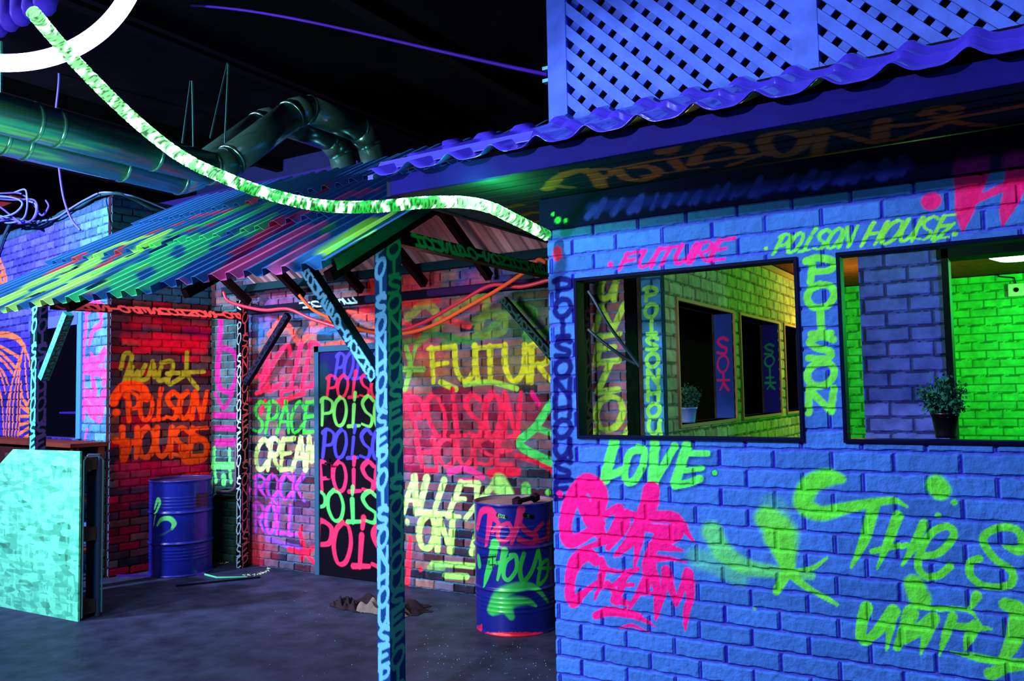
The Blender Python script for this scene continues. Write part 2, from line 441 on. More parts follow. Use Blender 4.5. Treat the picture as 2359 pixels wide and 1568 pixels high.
# pink two-line tag
for (P, wd) in (([(1375,1180),(1378,1135),(1350,1112),(1318,1150),(1302,1205),(1310,1245),(1345,1235),(1385,1205)],[40,48,44,40,34,34,26,22]),
    ([(1340,1150),(1355,1190),(1380,1225)],34),([(1385,1190),(1428,1172),(1402,1238),(1345,1262)],[14,22,20,8]),([(1428,1180),(1440,1210),(1400,1262)],[20,22,14]),
    ([(1444,1180),(1475,1205),(1415,1280)],[16,24,8]),([(1500,1130),(1490,1175),(1455,1240),(1422,1278)],[42,44,30,10]),([(1478,1200),(1470,1250),(1462,1305)],[26,22,6]),
    ([(1500,1190),(1555,1195),(1598,1247)],[26,30,5]),([(1490,1215),(1560,1228),(1500,1262)],[20,30,16]),([(1520,1230),(1492,1290),(1485,1330)],[26,26,10]),
    ([(1500,1258),(1545,1262),(1572,1268)],[20,16,5]),([(1492,1288),(1540,1286),(1580,1296)],[20,12,3]),([(1500,1300),(1492,1335),(1486,1368)],[26,24,8]),
    ([(1372,1290),(1350,1275),(1322,1300),(1312,1345),(1318,1385),(1345,1365),(1375,1340)],[26,36,34,26,30,16,8]),
    ([(1388,1295),(1385,1330),(1370,1380)],[14,20,6]),([(1385,1290),(1400,1312),(1442,1318)],[18,14,8]),([(1442,1315),(1418,1345),(1385,1352)],[10,12,12]),([(1400,1345),(1425,1375),(1440,1395)],[18,18,8]),
    ([(1470,1310),(1440,1325),(1428,1360),(1412,1385),(1456,1388)],[10,18,18,14,8]),([(1432,1348),(1458,1346)],10),
    ([(1500,1305),(1482,1345),(1450,1400)],[26,20,8]),([(1500,1305),(1512,1350),(1508,1420)],[24,20,6]),([(1480,1368),(1512,1366)],9),
    ([(1533,1312),(1528,1360),(1510,1425)],[20,18,8]),([(1535,1312),(1548,1360),(1556,1392)],[20,18,12]),([(1584,1318),(1574,1350),(1556,1392)],[22,18,12]),([(1586,1320),(1590,1370),(1580,1415),(1578,1450)],[24,20,16,6]),
    ([(1372,1418),(1400,1408),(1440,1412),(1468,1420),(1508,1442)],[18,22,20,16,3]),([(1425,1448),(1455,1440),(1492,1456)],[4,9,4]),([(1289,1138)],17)):
    st(P, wd, S(255, 28, 150), 1, .13)
# green star burst
for (P, wd, op, so) in (([(1605,1285),(1650,1300),(1700,1325)],44,.4,.6),([(1640,1225),(1665,1270),(1720,1305),(1800,1318),(1868,1326)],[46,44,34,24,16],.75,.5),
    ([(1775,1160),(1800,1175)],40,.25,.8),([(1768,1195),(1800,1230),(1815,1310)],[56,70,30],.95,.4),([(1790,1240),(1818,1312)],[60,26],.9,.3),([(1812,1318),(1788,1362)],[26,18],1,.15),
    ([(1818,1316),(1855,1350),(1928,1392)],[26,16,8],1,.15),([(1835,1314),(1872,1308),(1905,1284)],[9,11,5],1,.15),([(1737,1402)],8,.8,.3)):
    st(P, wd, S(110, 240, 80), op, so)
# THE S / UNIT
for (P, wd, so) in (([(1938,1103),(1905,1100),(1865,1118),(1852,1160),(1890,1182),(1950,1170),(2010,1158),(2060,1153),(2092,1168)],[20,40,44,46,34,26,20,14,4],.35),
    ([(2012,1168),(1992,1240),(1960,1308)],[26,24,6],.15),([(2068,1188),(2045,1250),(2020,1310)],[24,20,5],.15),([(2128,1206),(2102,1262),(2078,1302)],[20,18,6],.15),([(2010,1270),(2050,1260),(2090,1256)],13,.15),
    ([(2118,1282),(2165,1272),(2198,1232),(2180,1212),(2142,1232),(2114,1290),(2128,1325),(2160,1326),(2188,1305)],16,.15),
    ([(2358,1262),(2345,1222),(2300,1216),(2264,1240),(2290,1285),(2330,1315),(2325,1348),(2270,1350),(2236,1325),(2236,1295),(2256,1286)],17,.15),
    ([(2310,1258),(2345,1268),(2370,1260)],[4,22,16],.15),([(2158,1118),(2165,1128)],46,.25),([(2198,1157)],13,.2),([(2161,1187)],13,.2),
    ([(1996,1400),(1986,1430),(1984,1470),(2000,1480)],[28,24,24,14],.15),([(1990,1480),(2020,1455),(2058,1408)],[14,22,30],.15),([(2056,1410),(2050,1450),(2042,1498)],[24,18,5],.15),
    ([(2098,1412),(2085,1450),(2066,1492)],[34,28,16],.15),([(2150,1424),(2110,1455),(2072,1478)],[28,26,20],.15),([(2150,1430),(2132,1470),(2120,1508)],[22,20,4],.15),
    ([(2195,1420),(2178,1465),(2164,1510)],[20,18,4],.15),([(2205,1442),(2240,1445),(2285,1448)],[16,20,5],.15),([(2248,1440),(2232,1470),(2222,1496)],[26,22,6],.15),
    ([(2105,1345),(2118,1375),(2140,1390)],[42,48,8],.25),([(2095,1396),(2150,1402),(2225,1404),(2252,1426)],[8,12,12,4],.15),([(2250,1372),(2238,1398)],[22,10],.15),
    ([(2318,1392),(2345,1405),(2342,1450),(2328,1490),(2300,1528)],[30,36,38,30,12],.15),([(2192,1502),(2250,1514),(2310,1524),(2375,1524)],[6,18,18,14],.2),([(2282,1552),(2320,1538),(2375,1534)],[28,24,12],.15)):
    st(P, wd, S(105, 245, 75), 1, so)
# small tags above the windows
pmq = SF.pm(1500, 590)
word(cv, uv, 'FUTURE', ((1436,584),(1690,548),(1672,597),(1422,622)), 11, S(255, 40, 175), px2m=pmq, slant=.12, gap=.1)
st([(1406,609)], 14, S(255, 40, 175)); st([(1284,578),(1283,590)], 22, S(255, 60, 110))
word(cv, uv, 'POiSON', ((1795,542),(1975,520),(1962,566),(1778,586)), 8, S(125, 250, 90), px2m=pmq, slant=.18, gap=.1)
word(cv, uv, 'HOUSE', ((2002,514),(2205,492),(2190,546),(1985,566)), 8, S(140, 250, 80), px2m=pmq, slant=.25, gap=.08)
st([(2150,555),(2198,514)], 7, S(125, 250, 90)); st([(1764,572)], 9, LIME); st([(2199,538)], 12, LIME)
# big pink letter cut by the frame
for (P, wd) in (([(2230,385),(2228,440),(2222,485),(2218,530)],[60,50,38,6]),([(2265,395),(2245,440)],30),([(2225,470),(2275,448),(2330,425),(2400,420)],[20,16,22,26]),([(2345,385),(2335,440),(2320,480),(2309,520)],[50,40,30,5]),([(2350,400),(2400,420)],50),([(2145,463)],41)):
    st(P, wd, S(245, 30, 130), .95, .12)
HOLES = [W1, W2]
me = wall_mesh(SF, cv, rel, 0.0095, HOLES, holes_to_backs(-1.78, 1.3, 0, 2.375, HOLES), S(40, 50, 130), 'wall_front', 0.05)
tag(link('wall_front', me, m_brick), kind='structure')

# window frames (dark painted boards lining each opening)
def window(name, x0, x1, z0, z1, parent=None):
    f = 0.010; y0, y1 = D-0.010, D+0.062
    m = MB()
    m.box((x0-f, y0, z1-0.004), (x1+f, y1, z1+f)).box((x0-f, y0, z0-f), (x1+f, y1, z0+0.004))
    m.box((x0-f, y0, z0), (x0+0.004, y1, z1)).box((x1-0.004, y0, z0), (x1+f, y1, z1))
    return tag(m.build(name, m_frame, bevel=0.002), kind='structure')
window('window_1', *W1[:2], *W1[2:]); window('window_2', *W2[:2], *W2[2:])

# frieze board on top of the wall
SZ = Surf((0, 3.19, 0), (1, 0, 0), (0, -1, 0))
us = axis(-1.815, 1.3, 0.008); vs = axis(2.372, 2.509, 0.006)
cv = Canvas(us, vs, S(18, 20, 78)); uvz = SZ.uv; pz = SZ.pm(1700, 480)
for i in range(34):
    x = 1345 + i*22 + rnd.random()*26; yb = 517-(x-1265)*0.136
    cv.stroke([uvz(x, yb-2-rnd.random()*6), uvz(x+10+rnd.random()*16, yb-18-rnd.random()*26)], (6+rnd.random()*14)*pz, S(72, 72, 255), .35+.6*rnd.random(), .45, False)
cv.stroke([uvz(1360, 478), uvz(1600, 452), uvz(1850, 418), uvz(2090, 378)], 22*pz, S(50, 52, 225), .6, .9)
for (x, y, r) in ((1274,493,9),(1285,507,16),(1303,508,12)): cv.stroke([uvz(x, y)], r*pz, S(80, 230, 110), .9, .3)
for x in (2215, 2250, 2330): cv.stroke([uvz(x, 420), uvz(x+8, 360)], 34*pz, S(140, 20, 130), .8, .4, False)
me = wall_mesh(SZ, cv, np.ones(cv.c.shape[:2]), 0.001, name='trim_1', thick=0.02, backcol=S(14, 14, 60))
tag(link('trim_1', me, m_paint), kind='structure')

# ---- alley wall
YA = 5.76
SA = Surf((0, YA, 0), (1, 0, 0), (0, -1, 0))
XA0, XA1 = -7.257, -2.56
DX0, DX1, DZ = SA.uv(731, 1000)[0], SA.uv(921, 1000)[0], SA.uv(735, 800)[1]
us = axis(XA0, XA1, 0.0075, (DX0, DX1)); vs = axis(0, 2.95, 0.0075, (DZ,))
rel, h, h2, h3, bed, jt = brick(us, vs, seed=9)
cv = Canvas(us, vs, (0, 0, 0))
pal = np.array([S(128, 92, 104), S(112, 74, 92), S(90, 84, 112), S(140, 100, 100), S(72, 40, 54), S(44, 40, 60), S(120, 88, 110), S(100, 92, 120)])
cv.c[:] = pal[(h*len(pal)).astype(int) % len(pal)]
Xg, Yg = np.meshgrid(us, vs)
cv.c *= (0.75+0.5*h2)[..., None]
cv.c[bed] = S(52, 130, 160); cv.c[jt & ~bed] = S(40, 34, 60)
uv = SA.uv
def sa(P, wpx, col, op=1, soft=.25, smooth=True, taper=0.0):
    k = SA.pm(*P[0]); wpx = [q*k for q in wpx] if hasattr(wpx, '__len__') else wpx*k
    cv.stroke([uv(*p) for p in P], wpx, col, op, soft, smooth, taper)
ORS = S(250, 90, 75)
# washes
for (x, y, w_, c_, o_) in ((600,730,60,S(60,90,200),.5),(640,700,70,S(150,20,130),.5),(540,700,60,S(20,110,110),.6),(760,760,50,S(20,90,120),.5),(850,700,50,S(230,30,50),.8),(870,660,40,S(240,30,30),.9),(900,690,60,S(240,50,50),.8),
    (960,670,50,S(235,60,60),.8),(1000,660,60,S(20,110,110),.5),(1080,640,50,S(30,70,190),.8),(1150,640,40,S(40,80,190),.6),(1100,670,60,S(220,90,80),.6),(1210,700,80,S(40,110,60),.5),(580,1290,50,S(240,40,60),.8),(585,1250,50,S(230,40,60),.6),(620,1270,40,S(200,50,80),.5),
    (960,800,60,S(230,70,60),.7),(1000,830,60,S(235,80,90),.7),(1200,830,60,S(120,140,40),.6),(940,940,50,HOT,.8),(1040,920,60,S(200,30,60),.5),(1110,860,80,S(150,40,80),.4),(940,1060,30,S(220,20,90),.7),(960,1080,40,S(200,20,80),.6)):
    sa([(x, y)], w_*1.3, c_, o_*.75, .6)
for (P, wd, c_, o_) in (([(935,930),(1100,930),(1240,950)],50,S(170,20,60),.55),([(940,1020),(1080,1030),(1180,1040)],50,S(190,30,80),.5),([(930,980),(1180,985)],40,S(150,20,50),.5),([(960,850),(1100,850),(1260,850)],60,S(130,110,40),.45),
    ([(600,850),(720,840)],70,S(150,40,60),.5),([(600,960),(720,960)],50,S(40,80,50),.5),([(590,1190),(700,1200)],80,S(110,50,130),.45),([(940,700),(1100,690)],50,S(150,50,50),.5),([(1120,740),(1260,740)],60,S(60,110,60),.5),([(860,650),(1000,640)],40,S(200,40,40),.6)):
    sa(P, wd, c_, o_, .7)
# orange and teal swirls over the door
for P in ([(620,790),(660,750),(690,790),(720,745)],[(700,780),(760,740),(800,770)],[(740,800),(820,785),(920,770)],[(620,770),(650,730)],[(860,760),(930,740)],[(800,720),(870,735)]):
    sa(P, 15, ORS, .8, .2)
for P in ([(560,740),(600,760),(590,800)],[(640,720),(700,725),(760,715)],[(700,760),(780,765),(860,775)]):
    sa(P, 14, S(40, 120, 190), .6, .3)
# tags left of the door
pa = SA.pm(650, 1000)
word(cv, uv, 'ACID', ((600,800),(745,788),(738,892),(560,905)), 14, S(250, 42, 92), px2m=pa, slant=.15, gap=.05)
sa([(590,905),(640,890),(650,935)], 10, HOT, .9); sa([(610,925),(600,950)], 12, HOT, .9); sa([(640,925),(700,905)], 12, HOT, .9); sa([(660,920),(655,935)], 14, HOT, .9); sa([(576,920)], 10, PINK)
for dx in (0,): word(cv, uv, 'SPACE', ((585,925),(730,925),(726,996),(578,996)), 11, S(62, 205, 66), px2m=pa, slant=.05, gap=.08, op=.95)
word(cv, uv, 'CREAM', ((590,1012),(735,1008),(732,1080),(586,1082)), 14, S(215, 255, 150), px2m=pa, slant=.04, gap=.06)
for (dx, dy, c_, o_) in ((3,2,S(90,90,240),.9),(0,0,S(225,70,215),.95)):
    word(cv, uv, 'ROCK', ((582+dx,1096+dy),(700+dx,1090+dy),(700+dx,1152+dy),(584+dx,1142+dy)), 10, c_, px2m=pa, gap=.1, op=o_)
    word(cv, uv, 'N', ((624+dx,1146+dy),(644+dx,1146+dy),(642+dx,1166+dy),(622+dx,1166+dy)), 5, c_, px2m=pa, gap=.05, op=o_)
    word(cv, uv, 'ROLL', ((582+dx,1158+dy),(690+dx,1166+dy),(686+dx,1236+dy),(584+dx,1222+dy)), 10, c_, px2m=pa, gap=.12, op=o_)
sa([(615,1240),(660,1255),(690,1262)], 12, S(150, 80, 230), .7)
sa([(691,1228),(700,1262),(695,1285)], 14, HOT); sa([(665,1265),(700,1272),(722,1262)], 12, HOT); sa([(700,1270),(722,1295)], 10, HOT); sa([(694,1216)], 11, HOT); sa([(574,1127)], 13, S(225,70,215))
# right of the post
for (P, wd, c_) in (([(940,730),(980,700),(1010,740),(960,790)],22,S(150,160,70)),([(1000,760),(1060,700),(1120,690),(1100,760)],20,S(140,160,70)),([(1020,790),(1110,770),(1190,700)],16,S(90,150,60)),([(1090,740),(1150,720),(1160,760),(1110,775)],18,S(110,150,60)),
    ([(1170,700),(1230,720),(1210,780),(1260,760)],18,S(80,150,60)),([(930,790),(1000,770),(1090,790)],14,S(60,140,60))): sa(P, wd, c_, .8)
sa([(930,700),(1010,690)], 14, RED, .6); sa([(1020,735),(1080,750)], 16, S(240,70,70), .8); sa([(940,750),(960,770)], 18, S(240, 50, 60), .8)
sa([(935,800),(945,845),(932,895)], 14, S(130, 190, 70), .9); sa([(925,850),(975,850)], 13, S(130, 190, 70), .9); sa([(960,790),(945,840)], 10, S(130, 190, 70), .9)
word(cv, uv, 'FUTURE', ((985,800),(1330,792),(1330,880),(990,880)), 14, S(205, 215, 45), px2m=pa, slant=-.06, gap=.08)
sa([(1015,880),(1050,896)], 14, S(190,220,60)); sa([(1070,885),(1130,880),(1190,895)], 12, S(160,220,70))
word(cv, uv, 'POiSON', ((925,912),(1205,905),(1195,1008),(955,1005)), 14, S(255, 45, 90), px2m=pa, slant=-.1, gap=.08)
word(cv, uv, 'HOUSE', ((955,1012),(1190,1005),(1180,1072),(968,1074)), 13, S(255, 55, 95), px2m=pa, slant=-.05, gap=.06)
sa([(1035,1088),(1070,1078),(1110,1098)], 15, S(250, 60, 150)); sa([(1055,1105),(1095,1104)], 6, PINK)
sa([(980,1084),(1005,1084)], 13, HOT); sa([(1130,1090),(1190,1086)], 22, HOT); sa([(1190,1050),(1240,1065),(1285,1092)], 12, HOT)
sa([(1268,930),(1232,985),(1196,1022),(1250,1055),(1300,1075)], 20, S(80, 235, 110), 1, .15); sa([(1235,985),(1290,1005)], 14, S(80, 220, 100)); sa([(1225,905),(1240,930)], 12, PINK, .8)
word(cv, uv, 'ALLEY', ((932,1096),(1135,1118),(1095,1196),(928,1180)), 15, S(205, 255, 150), px2m=pa, slant=.1, gap=.12)
sa([(1150,1112),(1165,1140)], 42, S(170, 250, 130)); sa([(1211,1122),(1212,1140)], 24, S(120, 235, 110)); sa([(1262,1134)], 14, S(120, 235, 110))
word(cv, uv, 'ON A', ((962,1186),(1130,1190),(1128,1275),(962,1262)), 17, S(195, 255, 130), px2m=pa, gap=.1)
sa([(937,1202)], 15, PALE); sa([(995,1298),(1040,1300),(1095,1304)], 13, S(165, 250, 110)); sa([(990,1308),(1020,1306)], 16, S(120, 200, 100), .6); sa([(1025,1325),(1075,1328)], 14, S(165, 250, 110))
sa([(945,1240),(940,1300),(937,1352)], [12,16,14], S(255, 50, 80)); sa([(968,1310)], 13, S(255, 50, 80))
# yellow-green column near the passage
for (ch, q, wd) in (('U', ((1390,630),(1425,630),(1415,690),(1375,690)), 12), ('N', ((1378,705),(1440,700),(1420,760),(1368,760)), 12), ('E', ((1375,775),(1428,768),(1425,832),(1370,836)), 13),
                  ('L', ((1398,838),(1440,838),(1425,902),(1372,905)), 12), ('O', ((1372,912),(1436,912),(1436,990),(1370,990)), 14), ('V', ((1366,995),(1450,990),(1440,1060),(1366,1060)), 14)):
    word(cv, uv, ch, q, wd, S(165, 215, 70), px2m=pa, gap=.02, taper=0)
cv.c[bed] = cv.c[bed]*.55+np.array(S(30, 110, 150))*.3; cv.c[jt & ~bed] *= .35
DH = [(DX0, DX1, -0.1, DZ)]
me = wall_mesh(SA, cv, rel, 0.009, DH, holes_to_backs(XA0, XA1, 0, 2.95, [(DX0, DX1, 0, DZ)]), S(50, 40, 50), 'wall_alley', 0.22)
tag(link('wall_alley', me, m_brick2), kind='structure')
# brick column at the left end of the alley, turquoise and magenta
SC = Surf((0, YA-0.012, 0), (1, 0, 0), (0, -1, 0))
xa, xb = SC.uv(486, 1000)[0], SC.uv(548, 1000)[0]
us = axis(xa, xb, 0.0075); vs = axis(0, 2.6, 0.0075)
rel, h, h2, h3, bed, jt = brick(us, vs, seed=5)
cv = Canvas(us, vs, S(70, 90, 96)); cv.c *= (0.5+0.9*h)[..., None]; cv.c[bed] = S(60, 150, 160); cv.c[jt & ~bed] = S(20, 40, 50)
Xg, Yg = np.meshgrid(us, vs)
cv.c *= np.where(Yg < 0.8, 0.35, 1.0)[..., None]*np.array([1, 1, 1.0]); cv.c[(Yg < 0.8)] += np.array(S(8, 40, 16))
uv = SC.uv; pc = SC.pm(520, 900); MAG = S(190, 30, 140)
for (P, wd) in (([(508,735),(505,800),(500,860),(505,890)],18),([(515,800),(540,815),(545,860),(530,900),(505,895)],13),([(495,905),(515,940),(535,905)],11),([(492,955),(545,957)],13),([(492,985),(545,987)],13),([(497,1020),(540,1018)],18)):
    cv.stroke([uv(*p) for p in P], wd*pc, MAG, .9, .25)
for (P, wd) in (([(493,1032),(492,1070),(497,1108)],11),([(528,1035),(529,1080),(532,1110)],9),([(490,1072),(545,1072)],16),([(515,1098),(515,1112)],16)):
    cv.stroke([uv(*p) for p in P], wd*pc, S(110, 250, 130), .95, .2)
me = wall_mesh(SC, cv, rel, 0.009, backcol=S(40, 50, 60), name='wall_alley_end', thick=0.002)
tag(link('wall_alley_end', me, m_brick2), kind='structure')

# alley door
SD = Surf((0, YA-0.015, 0), (1, 0, 0), (0, -1, 0))
dx0, dx1, dz = DX0+0.045, DX1-0.045, DZ-0.045
us = axis(dx0, dx1, 0.0055); vs = axis(0.005, dz, 0.0055)
cv = Canvas(us, vs, S(12, 9, 22)); uv = SD.uv; pd = SD.pm(800, 1000)
cv.stroke([uv(760, 830), uv(820, 830)], 70*pd, S(28, 28, 110), .7, .8); cv.stroke([uv(745, 850), uv(742, 950)], 30*pd, S(14, 60, 60), .5, .8)
rows = (((775,815),(900,805),(900,872),(768,872),9,S(72,62,225)),((752,866),(905,858),(905,915),(750,915),10,S(215,35,75)),((735,918),(925,908),(925,988),(738,978),11,S(110,205,90)),
        ((742,990),(915,988),(915,1060),(740,1052),11,S(70,66,235)),((728,1064),(930,1062),(930,1136),(738,1130),13,S(250,50,110)),((706,1128),(950,1134),(950,1212),(722,1196),12,S(85,220,110)),((722,1200),(985,1212),(985,1325),(724,1292),15,S(245,50,100)))
for r_ in rows: word(cv, uv, 'POiSON', r_[:4], r_[4], r_[5], px2m=pd, op=.9, gap=.06, slant=.04)
me = wall_mesh(SD, cv, np.ones(cv.c.shape[:2]), 0.001, name='door_1', thick=0.04, backcol=S(12, 10, 20))
door = tag(link('door_1', me, m_paint), kind='structure')
fr = MB(); fc = S(44, 84, 116)
fr.box((DX0-0.01, YA-0.03, 0), (dx0, YA+0.03, DZ+0.01), fc).box((dx1, YA-0.03, 0), (DX1+0.01, YA+0.03, DZ+0.01), fc).box((DX0-0.01, YA-0.03, dz), (DX1+0.01, YA+0.03, DZ+0.01), fc)
fr.build('door_frame', m_paint, door)
hp = SD.uv(758, 1078); hd = MB()
hd.box((hp[0]-0.018, YA-0.03, hp[1]-0.09), (hp[0]+0.018, YA-0.012, hp[1]+0.09)).tube([(hp[0], YA-0.03, hp[1]+0.05), (hp[0], YA-0.065, hp[1]+0.05), (hp[0]-0.02+0.11, YA-0.065, hp[1]+0.05)], 0.009)
hd.build('door_handle', mat('black_metal', S(20, 16, 30), 0.35, 0.6), door)

# ---- red sprayed side wall of the left building and its front
A8 = math.radians(8)
Pc = np.array([XA0, YA, 0]); dr = np.array([math.sin(A8), math.cos(A8), 0]); LR = 1.041
P0 = Pc - dr*LR
SR = Surf(P0, dr, (math.cos(A8), -math.sin(A8), 0))
us = axis(0, LR, 0.0075); vs = axis(0, 3.62, 0.0075)
rel, h, h2, h3, bed, jt = brick(us, vs, bl=.205, seed=21)
cv = Canvas(us, vs, (0, 0, 0))
pal = np.array([S(96, 50, 60), S(70, 42, 58), S(110, 62, 60), S(54, 30, 44), S(120, 20, 40), S(84, 70, 84), S(170, 20, 50), S(60, 48, 70)])
cv.c[:] = pal[(h*len(pal)).astype(int) % len(pal)]; cv.c *= (0.6+0.7*h2)[..., None]
Xg, Yg = np.meshgrid(us, vs)
cv.c[Yg > 2.62] = S(40, 90, 130); cv.c[jt] = S(46, 18, 36)
cv.c[Yg > 3.50] = S(40, 66, 130)
uv = SR.uv
def sr(P, wpx, col, op=1, soft=.25, smooth=True, taper=0.0):
    k = SR.pm(*P[0]); wpx = [q*k for q in wpx] if hasattr(wpx, '__len__') else wpx*k
    cv.stroke([uv(*p) for p in P], wpx, col, op, soft, smooth, taper)
for (P, wd, c_, o_) in (([(290,778),(470,785)],22,S(230,15,60),.75),([(330,795),(470,805)],18,S(235,15,50),.75),([(310,740),(480,755)],20,S(200,15,50),.5),([(270,760),(330,770)],24,S(60,30,60),.5),
    ([(280,1075),(470,1080)],28,S(225,15,80),.75),([(280,1110),(350,1105)],26,S(215,10,70),.6),([(290,1150),(350,1140)],24,S(200,10,60),.4),([(430,760),(480,770)],18,S(90,10,90),.5),([(440,1090),(480,1100)],20,S(245,30,60),.8)): sr(P, wd, c_, o_, .6)
for P in ([(279,848),(288,815),(304,822),(286,880)],[(305,845),(300,880),(318,855),(315,880)],[(335,840),(322,872),(340,870),(352,838),(356,868)],[(352,832),(358,860)],[(372,835),(395,832),(398,850),(385,880)],[(372,845),(365,875),(384,872)],
          [(431,812),(432,860),(457,895)],[(385,860),(470,855)],[(425,865),(392,885)]):
    sr(P, 10, S(165, 175, 40), .95, .2)
q1 = ((262,892),(470,900),(476,968),(266,975)); q2 = ((266,978),(480,985),(482,1062),(272,1062))
sr([(262,925),(268,910),(290,888),(325,892),(338,915)], 22, ORG, 1, .2); sr([(268,950)], 18, ORG)
word(cv, uv, 'POiSON', ((290,905),(480,902),(468,962),(292,970)), 13, ORG, px2m=SR.pm(360, 950), slant=-.1, gap=.02)
word(cv, uv, 'HOUSE', ((278,985),(478,985),(474,1050),(280,1055)), 14, S(255, 84, 28), px2m=SR.pm(360, 1000), slant=.02, gap=.02)
sr([(445,1002),(475,1020),(470,1055),(430,1062),(418,1030)], 14, ORG); sr([(265,1015),(320,1018)], 14, ORG); sr([(300,1020),(285,1062)], 14, ORG)
cv.c[jt] *= .45
me = wall_mesh(SR, cv, rel, 0.009, backcol=S(50, 30, 40), name='wall_left_side', thick=0.06)
tag(link('wall_left_side', me, m_brick2), kind='structure')

ULf = np.array([math.cos(A8), -math.sin(A8), 0]); LL = 4.2
SL = Surf(P0 - ULf*LL, ULf, (-math.sin(A8), -math.cos(A8), 0))
wL = SL.uv
ox0, ox1 = wL(100, 900)[0]-0.02, wL(182, 900)[0]; oz1 = wL(150, 745)[1]; oz0 = 1.28
OP = (ox0-0.35, ox1, oz0, oz1)
us = axis(0, LL, 0.0085, (OP[0], OP[1])); vs = axis(0, 3.62, 0.0085, (OP[2], OP[3]))
rel, h, h2, h3, bed, jt = brick(us, vs, bl=.25, ch=.084, seed=33)
cv = Canvas(us, vs, (0, 0, 0)); Xg, Yg = np.meshgrid(us, vs)
t = np.clip((Xg-(LL-1.3))/1.3, 0, 1)[..., None]
cv.c[:] = np.array(S(92, 98, 240))*(1-t) + np.array(S(90, 168, 205))*t  # violet light at left, turning cyan rightwards, put into the brick colour
low = np.clip((2.55-Yg)/0.2, 0, 1)[..., None]*np.clip((LL-0.8-Xg)/0.1, 0, 1)[..., None]
cv.c = cv.c*(1-low) + np.array(S(66, 56, 205))*low
cv.c *= (0.5+0.75*h)[..., None]; cv.c[jt] *= 0.45
cv.c[Yg > 3.52] = S(60, 100, 150)
uv = SL.uv; kl = SL.pm(220, 900); PK = S(255, 84, 180)
def sl(P, wpx, col, op=1, soft=.2, smooth=True):
    k = SL.pm(*P[0]); wpx = [q*k for q in wpx] if hasattr(wpx, '__len__') else wpx*k
    cv.stroke([uv(*p) for p in P], wpx, col, op, soft, smooth)
for (P, wd) in (([(200,712),(215,700),(235,712)],26),([(198,718),(196,770),(192,800),(190,900),(192,960)],16),([(228,708),(232,745),(215,760),(205,790)],15),([(240,810),(225,830),(200,835)],24),([(196,850),(240,860),(238,880)],22),
    ([(210,820),(215,900)],18),([(240,800),(238,850)],10),([(200,905),(225,930),(240,905)],24),([(195,930),(215,950),(235,940)],24),([(215,880),(220,905)],18),([(236,955),(228,970),(205,955)],10),([(196,1005),(200,990)],9),([(195,1012)],9),
    ([(186,920),(185,990)],10)): sl(P, wd, PK, .95)
# orange wire-net mural, left of the post
OM = S(255, 140, 80)
for P in ([(-30,775),(10,770),(40,780),(62,815),(70,850)],[(-30,790),(0,798),(25,812),(42,822)],[(-30,800),(0,812),(22,832),(36,848)],[(-10,820),(10,835),(28,858)],[(-10,838),(8,860),(18,885)],[(0,860),(8,885),(12,905)],
          [(54,800),(46,825),(28,880),(16,940),(10,1050)],[(56,805),(58,850),(62,900),(66,925)],[(42,830),(30,870),(22,930),(18,1050)],[(50,820),(38,870),(30,930),(28,990),(20,1045)],[(46,850),(40,900),(38,970),(26,1040)],[(48,880),(46,930),(42,990),(34,1035)],
          [(-5,880),(4,930),(8,1000)],[(48,905),(60,935),(68,945)],[(48,935),(66,950)],[(48,958),(68,958)],[(46,978),(66,972)],[(42,1000),(66,985)],[(38,1020),(66,1002)],[(50,900),(52,920),(64,930)]):
    sl(P, 7.5, OM, 1, .2)
sl([(-30,775),(10,770),(40,780),(56,800)], 13, OM)
for P in ([(-20,560),(0,600),(14,640),(20,690)],[(-20,590),(2,620),(12,660),(14,700)],[(-20,620),(0,640),(6,680),(6,710)],[(-20,650),(-2,670),(-2,710)],[(-20,640),(10,632)],[(-20,660),(14,650)],[(-20,680),(18,668)],[(-20,700),(20,688)]):
    sl(P, 8, OM, 1, .2)
cv.c[jt] *= .6
me = wall_mesh(SL, cv, rel, 0.009, [OP], holes_to_backs(0, LL-.03, 0, 3.62, [OP]), S(60, 60, 120), 'wall_left_front', 0.1)
tag(link('wall_left_front', me, m_brick2), kind='structure')
# lining of that opening, and the dark room behind it
mb = MB(); fcx = S(70, 150, 225)
def lb(a, b, c, d, n0=-0.03, n1=0.02, col=fcx): mb.obox(SL.pt(a, c, n0), SL.U*(b-a), SL.V*(d-c), SL.N*(n1-n0), col)
lb(OP[1]-0.02, OP[1]+0.075, OP[2], OP[3]+0.09); lb(OP[0], OP[1], OP[3]-0.03, OP[3]+0.09, col=S(90, 110, 235))
a_ = SL.uv(184, 830)[1]
o = mb.build('window_3', m_paint); tag(o, kind='structure')
mb = MB(); mb.obox(SL.pt(OP[0], 0, -1.2), SL.U*(OP[1]-OP[0]+0.1), SL.V*3, SL.N*0.02); tag(mb.build('wall_left_room', mat('dark_room', S(8, 8, 26), .8)), kind='structure')

